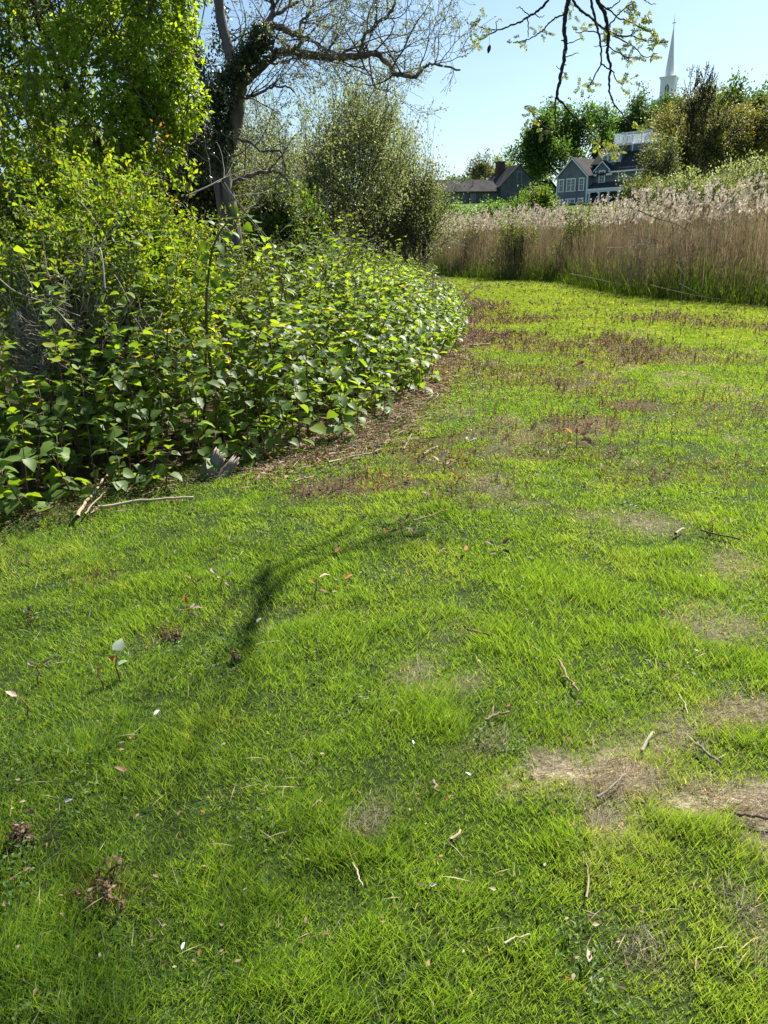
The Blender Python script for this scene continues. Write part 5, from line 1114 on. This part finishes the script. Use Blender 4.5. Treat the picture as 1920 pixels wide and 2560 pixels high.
seedling('small seedling with two spread pinkish leaves near the left edge', 98, 1715, .09, [(1, 160, 5, 1.0, PK), (1, 20, 15, 1.0, (.30, .30, .16)), (.6, 190, -10, .5, PK), (.3, 330, 0, .5, (.12, .08, .05))], 3)
seedling('seedling with a broad pale brown leaf at the very left edge', 72, 1800, .085, [(1, 165, 20, 1.3, PK), (.8, 20, 20, 1.1, LG), (.4, 340, 0, .5, LG)], 4)
seedling('seedling with three white-pink leaves in the left half of the lawn', 555, 1482, .08, [(1, 150, 20, 1.1, (.5, .4, .36)), (.9, 20, 30, .9, (.45, .35, .3)), (.6, 340, -20, .8, (.4, .3, .26)), (.4, 200, -10, .5, LG)], 5, size=.06)
seedling('wilted seedling of pale tan and orange leaves lying low in the grass', 478, 1548, .05, [(1, 140, 50, 1.0, OR), (1, 190, -5, 1.0, (.46, .38, .26)), (.8, 10, 10, .9, PK), (.6, 330, -5, .8, (.36, .26, .2)), (.9, 60, 20, .7, (.4, .3, .2))], 6, size=.06)
seedling('leggy seedling with a white leaf and a shadow, right of the lawn centre left', 790, 1510, .125, [(1, 30, 10, 1.1, (.5, .44, .38)), (.9, 170, 25, .7, OR), (.7, 350, -15, .8, PK), (.4, 200, 0, .6, (.15, .1, .05))], 7, size=.06)
seedling('tiny seedling with a pale leaf left of the three-leaved one', 492, 1478, .045, [(1, 160, 30, 1, (.48, .38, .34)), (.8, 20, 20, .7, (.14, .09, .06))], 8, size=.05)
seedling('dark wilted seedling with one white leaf at the left', 78, 1562, .06, [(1, 170, 10, .8, (.5, .4, .36)), (.9, 60, 50, .9, (.14, .08, .06)), (.6, 10, 10, .7, (.12, .07, .05))], 9, size=.05)
seedling('withered grey-brown leaf cluster near the middle of the lawn', 1248, 1392, .05, [(1, 150, 10, 1.1, (.30, .22, .17)), (1, 30, 20, 1.1, (.22, .15, .11)), (.8, 340, -10, .9, (.14, .09, .07)), (.6, 200, 0, .8, (.34, .26, .2))], 10, size=.07)
seedling('withered pale leaf clump at the end of the knobby stem', 1005, 1335, .07, [(1, 150, 30, 1.0, (.36, .27, .2)), (1, 40, 30, 1.0, (.26, .18, .12)), (.7, 330, -10, 1.0, (.4, .31, .24)), (.5, 210, 0, .9, (.2, .13, .09)), (.9, 90, 40, .8, (.18, .1, .07))], 11, size=.075)
seedling('large withered white-brown leaf clump by the thicket corner', 1110, 1180, .07, [(1, 150, 30, 1.2, (.46, .37, .32)), (1, 20, 10, 1.2, (.36, .27, .21)), (.7, 330, -10, 1.0, (.24, .16, .12)), (.5, 210, 0, 1.1, (.2, .13, .09)), (.9, 90, 60, 1.2, (.5, .42, .37))], 12, size=.085)
seedling('withered clump of orange and brown leaves in the middle of the lawn above the others', 1440, 1118, .09, [(1, 150, 30, 1.2, OR), (1, 20, 10, 1.2, (.3, .2, .12)), (.7, 330, -10, 1.3, (.2, .12, .08)), (.5, 210, 0, 1.1, (.4, .28, .08)), (.9, 90, 60, 1.0, (.34, .14, .05)), (.6, 0, 0, 1.2, (.16, .11, .08))], 13, size=.10)
weed_tuft('dark red-brown weed tuft in the lower left grass', 255, 2255, .06, .07, 16, 14, [(.13, .07, .05), (.09, .05, .04), (.2, .12, .07), (.3, .26, .14)])
weed_tuft('brown weed tuft with a pale tip at the left edge near the bottom', 60, 2110, .06, .05, 10, 15, [(.13, .07, .05), (.09, .05, .04), (.42, .34, .22), (.16, .09, .06)], .013)
weed_tuft('dark brown weed tuft left of the lawn centre, below the wilted seedling', 430, 1600, .055, .07, 12, 16, [(.10, .06, .045), (.08, .045, .035), (.14, .09, .06)])
weed_tuft('dark weed spike beside the short twig in the lower middle grass', 588, 1660, .06, .02, 4, 17, [(.10, .06, .045), (.08, .045, .035), (.2, .13, .09)])
# single fallen leaves and petals
def fallen(label, px, py, size, col, az, name='fallen_leaf', cat='leaf', curl=.4, n=1):
    g = gnd(px, py); b = MB(); a = R(az); leaves(b, [(0, 0, 0)], [(math.cos(a), math.sin(a), .25)], [(curl * .6, -curl, 1)], size, LEAF_WILT, np.array([col]))
    if n > 1: leaves(b, [(0.004, .004, .004)], [(math.cos(a + 1.4), math.sin(a + 1.4), .3)], [(-.3, -curl, 1)], size * .8, LEAF_WILT, np.array([[c * .8 for c in col]]))
    o = b.build(name, M['dry'], None, True); o.location = (g.x, g.y, tz(g.x, g.y) + .035); return tag(o, label, cat)
fallen('small white feather-like petal in the lower left grass', 168, 2034, .022, (.72, .72, .72), 20, 'petal', 'petal')
fallen('white torn petal lying left of the middle', 388, 1814, .03, (.62, .62, .58), 60, 'petal', 'petal')
fallen('bright white petal below the middle of the lawn', 1178, 1966, .022, (.78, .78, .78), 150, 'petal', 'petal')
fallen('small white petal on grass left of the bottom centre', 458, 2405, .02, (.72, .72, .7), 80, 'petal', 'petal')
fallen('white petal at the bottom right of centre', 1075, 2255, .018, (.75, .74, .72), 10, 'petal', 'petal')
fallen('white petal beside the dark tuft in the middle of the lawn', 1035, 1882, .02, (.74, .74, .74), 100, 'petal', 'petal')
fallen('pale curled leaf lying in the yellowish grass at the bottom right', 1470, 2440, .035, (.5, .43, .3), 80)
fallen('orange leaf left of the lawn centre, near the leggy seedling', 862, 1468, .05, (.40, .18, .04), 40)
fallen('orange-red leaf in the upper middle grass beside a grey one', 965, 1352, .055, (.42, .15, .04), 100)
fallen('orange leaf on the brown weeds below the thicket foot', 970, 1206, .06, (.48, .24, .05), 150)
fallen('rusty leaf in green grass near the lawn centre', 1162, 1394, .055, (.36, .14, .05), 70)
fallen('tan leaf beside the rusty one near the lawn centre', 1093, 1393, .05, (.44, .34, .22), 10)
fallen('brown-red leaf in the left half, right of the pinkish seedlings', 838, 1398, .05, (.36, .13, .06), 60)
fallen('pair of pale curled leaves above the lawn centre', 1075, 1255, .07, (.42, .34, .27), 160, n=2)
fallen('pair of pink-white leaves beside the brown weeds', 1170, 1110, .08, (.52, .42, .36), 20, n=2)
fallen('reddish leaf pair on the purple-brown weed patch', 1445, 917, .14, (.30, .08, .06), 20, n=2)
fallen('pink leaf on the far purple-brown weed patch', 1485, 866, .14, (.46, .22, .17), 200, n=2)
fallen('long brown leaf lying flat in the lower left grass', 325, 1957, .05, (.30, .19, .12), 170)

# ================================================================== THE SHADING LOCUST whose branches hang into view at the top
YH = 6.2; SH = YH / FPX
rng = random.Random(88); rs = np.random.RandomState(88)
hl_ = Vector((6.6, 3.2, 0)); hl_.z = tz(hl_.x, hl_.y)
ht = thing('overhanging_locust', 'locust whose dark knobbly branches with small young leaves hang from the top edge', 'tree', tuple(hl_))
cr = lambda x, y: (1180 + x * .3014, y * .3014)
HB = [  # crop polylines, start/end radius px, distance drift
    ([(860, -420), (830, -180), (798, 0), (775, 120), (768, 260), (775, 380), (762, 500), (742, 600), (720, 710), (700, 810)], 5.6, 3.2, 0),
    ([(700, 812), (688, 900), (690, 1000), (700, 1090), (722, 1130)], 2.0, 1.0, .1),
    ([(705, 815), (760, 865), (810, 930), (880, 990), (940, 1060), (1000, 1120), (1045, 1180)], 2.8, 1.2, -.15),
    ([(1000, -420), (1020, -200), (1040, 0), (1090, 80), (1115, 170), (1130, 280), (1130, 370), (1122, 450), (1150, 550), (1140, 640), (1140, 710), (1145, 790), (1200, 890), (1270, 980), (1340, 1070)], 5.2, 1.2, .3),
    ([(960, -300), (985, 0), (1010, 110), (1030, 210), (1055, 290), (1070, 400), (1070, 520), (1030, 600), (990, 690), (960, 720)], 3.2, 1.0, -.2),
    ([(1072, 525), (1110, 555), (1165, 590), (1200, 665), (1250, 715)], 1.8, .9, .1),
    ([(800, -200), (840, 0), (900, 80), (980, 145), (1060, 210), (1130, 255), (1220, 295), (1330, 300), (1430, 335), (1530, 340)], 3.2, 1.2, .2),
    ([(720, -160), (630, 0), (550, 90), (470, 135), (400, 180), (300, 220), (190, 260), (90, 320), (20, 345)], 3.0, 1.0, .2),
    ([(765, 122), (690, 150), (640, 190), (600, 240), (540, 285), (470, 325), (390, 350), (340, 350)], 1.9, .9, -.1),
    ([(463, 150), (465, 220), (463, 310)], 1.3, .9, 0), ([(190, 250), (120, 240), (50, 215)], 1.3, .8, 0), ([(475, 130), (430, 90), (400, 60), (370, 68)], 1.2, .7, 0), ([(525, 110), (550, 145), (598, 132)], 1.1, .7, 0),
    ([(205, 245), (200, 190), (215, 165)], 1.0, .7, 0), ([(780, 372), (840, 345), (920, 315)], 1.3, .7, 0), ([(778, 475), (830, 455), (885, 435)], 1.2, .7, 0),
    ([(1055, 280), (960, 255), (900, 270), (860, 270)], 1.4, .8, 0), ([(1115, 380), (1010, 385)], 1.0, .6, 0), ([(740, 580), (695, 545)], 1.0, .6, 0),
    ([(1135, 210), (1190, 150), (1240, 90), (1300, 40), (1350, 10)], 1.8, .9, .1), ([(1060, 30), (1160, 100), (1220, 150), (1300, 180), (1400, 230), (1480, 270)], 1.8, .9, -.1),
    ([(1180, 300), (1280, 350), (1360, 400), (1430, 475), (1520, 465)], 1.6, .8, .1), ([(1140, 390), (1220, 440), (1290, 475), (1400, 475)], 1.3, .8, 0), ([(1110, 70), (1160, 60), (1230, 0), (1250, -60)], 1.6, 1.0, 0),
    ([(700, 1095), (620, 1060), (580, 1040), (520, 960), (460, 895)], 1.3, .7, 0), ([(1430, 0), (1480, 30), (1530, 32)], 1.0, .7, .1), ([(1120, 270), (1010, 170), (975, 140)], 1.2, 1.0, 0),
]
tb = MB(); twb = MB(); tips = []; top_ends = []
relh = lambda Q: [q - hl_ for q in Q]
for bi, (pts, r0, r1, dy) in enumerate(HB):
    Q, rd = trace(None, [cr(*p) for p in pts], YH, r0 * SH, r1 * SH, 6, dy, wob=.28); Q = [q + rvec(rng) * .004 for q in Q]
    twb.tube(relh(Q), rd, 7, (.045, .036, .03))
    if pts[0][1] < -100: top_ends.append(Q[0])
    for i in range(2, len(Q) - 1, 3):                # knobby spurs
        if rng.random() < .5: e = Q[i] + rvec(rng) * rd[i] * 2.2; twb.tube(relh([Q[i], e]), [rd[i] * .5, rd[i] * .2], 5, (.045, .036, .03))
# sprays of young pinnate leaves at picked places
lfb = MB()
def pinnate(p, d, L, col):
    d = d.normalized(); sd_ = d.cross(Vector((0, -1, .25))).normalized(); P, D, S = [], [], []
    twb.tube(relh([p, p + d * L]), [.0012, .0008], 3, (.10, .11, .05), cap=False)
    for q in range(6):
        b = p + d * L * (.25 + .75 * q / 5)
        for s in (-1, 1): P.append(tuple(b - hl_)); D.append(tuple(d * .7 + sd_ * s + rvec(rng) * .25)); S.append(L * rng.uniform(.26, .40))
    P.append(tuple(p + d * L - hl_)); D.append(tuple(d)); S.append(L * .35)
    leaves(lfb, P, D, np.array([(rng.gauss(0, .5), -.8, .6) for _ in P]), np.array(S), LEAF_OVAL, np.array(col) * (1 + .2 * rng.uniform(-1, 1)))
for (x, y, s_, n_) in [(30, 190, 60, 5), (90, 180, 50, 4), (70, 300, 50, 4), (20, 330, 50, 4), (60, 350, 40, 3), (220, 155, 40, 4), (160, 290, 40, 3), (330, 340, 50, 4), (400, 345, 50, 4), (410, 370, 40, 3), (545, 270, 50, 4), (580, 290, 40, 3), (640, 255, 50, 4), (830, 60, 60, 4), (820, 90, 50, 3), (745, 410, 30, 2), (735, 610, 40, 3), (775, 630, 50, 4), (895, 215, 50, 4), (870, 265, 50, 3), (975, 220, 50, 4), (1080, 250, 60, 5), (1060, 320, 60, 5), (1110, 300, 50, 3), (1330, 20, 70, 6), (1250, 50, 60, 5), (1350, 110, 70, 6), (1400, 160, 70, 6), (1320, 200, 60, 5), (1400, 240, 60, 5), (1490, 250, 70, 6), (1540, 310, 80, 7), (1480, 330, 60, 4), (1570, 300, 60, 4), (1430, 340, 50, 4), (1290, 330, 60, 5), (1200, 310, 50, 4), (1250, 430, 60, 5), (1330, 430, 60, 5), (1310, 480, 60, 4), (1210, 420, 50, 4), (1400, 440, 50, 4), (1490, 440, 60, 5), (1510, 465, 50, 4), (1340, 380, 50, 3), (900, 720, 60, 5), (950, 700, 50, 4), (1000, 710, 50, 4), (920, 750, 50, 3), (1270, 670, 60, 5), (1320, 710, 60, 5), (1240, 735, 50, 3), (1340, 660, 50, 4), (440, 890, 60, 5), (510, 880, 60, 4), (430, 940, 50, 3), (490, 980, 50, 3), (590, 1085, 60, 5), (450, 1060, 50, 3), (680, 820, 30, 3), (1040, 1210, 60, 5), (1110, 1220, 70, 6), (1170, 1230, 70, 5), (1220, 1250, 70, 5), (1080, 1200, 60, 4), (1360, 890, 50, 3), (1400, 1040, 60, 4), (1470, 1060, 60, 4), (400, 1160, 30, 1), (1160, 260, 50, 3), (1230, 260, 50, 3)]:
    px, py = cr(x, y); p = at(px, py, YH + rng.uniform(-.12, .2))
    for q in range(max(1, int(n_ * .75))):
        d = Vector((rng.gauss(.1, .8), rng.gauss(0, .8), rng.gauss(-.1, .55))); col = rng.choice([(.17, .21, .07), (.12, .16, .045), (.22, .25, .10), (.06, .085, .03)])
        pinnate(p + rvec(rng) * .02, d, s_ * .3014 * SH * rng.uniform(.8, 1.3), col)
# twig that carries the low bright leaves, and the hanging pod
Q, rd = trace(None, [cr(*p) for p in [(1045, 1180), (1090, 1215), (1150, 1225), (1225, 1250)]], YH, .004, .002, 4, 0); twb.tube(relh(Q), rd, 5, (.06, .05, .03))
Q, rd = trace(None, [cr(*p) for p in [(1340, 1070), (1390, 1050), (1460, 1060)]], YH, .003, .002, 4, 0); twb.tube(relh(Q), rd, 5, (.06, .05, .03))
pod = MB(); Q, rd = trace(None, [cr(*p) for p in [(145, 300), (143, 360), (148, 375), (140, 410), (133, 445)]], YH, .0015, .0015, 4, 0); rd = np.interp(np.linspace(0, 1, len(Q)), [0, .42, .5, .62, .78, .92, 1], [.0012, .0012, .006, .012, .013, .006, .001]); pod.tube(relh(Q), rd, 8, (.05, .04, .03))
# the crown above the frame: limb, branches and leaf clumps that throw the soft shade over the foreground
crownb = []; tipsH = []
def limb(pts, r0, r1):
    Q = []
    for i in range(len(pts) - 1):
        for s in range(6): Q.append(Vector(pts[i]).lerp(Vector(pts[i + 1]), s / 6) + rvec(rng) * .03)
    Q.append(Vector(pts[-1])); tb.tube(relh(Q), np.linspace(r0, r1, len(Q)), 12); return Q
trunk_pts = [(6.6, 3.2, hl_.z - .2), (6.55, 3.2, 1.4), (6.4, 3.25, 2.8), (6.3, 3.3, 4.2)]
limb(trunk_pts, .23, .15)
L1 = limb([(6.3, 3.3, 4.2), (5.2, 4.0, 5.6), (4.0, 4.8, 6.2), (3.0, 5.5, 6.0), (2.2, 6.0, 5.4)], .10, .012)
L2 = limb([(6.3, 3.3, 4.2), (6.6, 2.6, 6.5), (6.2, 1.8, 8.2)], .12, .04)
L3 = limb([(5.2, 4.0, 5.6), (4.6, 3.6, 7.0), (3.8, 3.4, 8.0)], .06, .02)
L4 = limb([(6.3, 3.3, 4.2), (7.4, 3.4, 6.0), (8.4, 3.6, 7.4)], .10, .03)
L5 = limb([(4.0, 4.8, 6.2), (3.8, 6.2, 7.2), (3.4, 7.4, 7.8), (2.8, 8.2, 8.0)], .022, .008)
for ei, e in enumerate(top_ends):
    b = L1[-1 - min(len(L1) - 1, ei * 2)]; md = e.lerp(b, .5) + Vector((0, 0, .12)); tb.tube(relh([b, md, e]), [.008, .010, .0165], 8)
outH = []
for L, k in ((L1, 5), (L2, 6), (L3, 5), (L4, 4), (L5, 11)):
    for q in range(k):
        i = rng.randint(len(L) // 4, len(L) - 2); d = ((L[i + 1] - L[i]).normalized() * .5 + rvec(rng) + Vector((0, 0, .45))).normalized()
        grow(rng, L[i], d, rng.uniform(1.5, 2.8), .013, 1, 3, outH, tipsH, (3, 4), (25, 60), (.5, .7), .25, .03, 6, .3, .4)
vis = lambda p: p.z < CAM_H + .30 * p.y + .25 and abs(p.x) < .6 * p.y
outH = [o_ for o_ in outH if not any(vis(p) for p in o_[0])]; tipsH = [a for a in tipsH if not vis(a[0])]
tubes(twb, [(relh(a), b, c) for a, b, c in outH], col=(.05, .04, .034), minr=.004, sides=(5, 5, 4, 3, 3))
tip_leaves(lfb, rs, [(a - hl_, b, c) for a, b, c in tipsH if rng.random() < .5], 2, .14, .06, [(.12, .17, .04), (.15, .19, .05), (.09, .13, .03)], LEAF_OVAL)
tb.build('trunk', M['bark_dark'], ht, True); twb.build('twigs', M['twig'], ht, True); lfb.build('foliage', M['leaf'], ht); pod.build('seed_pod', M['twig'], ht, True)
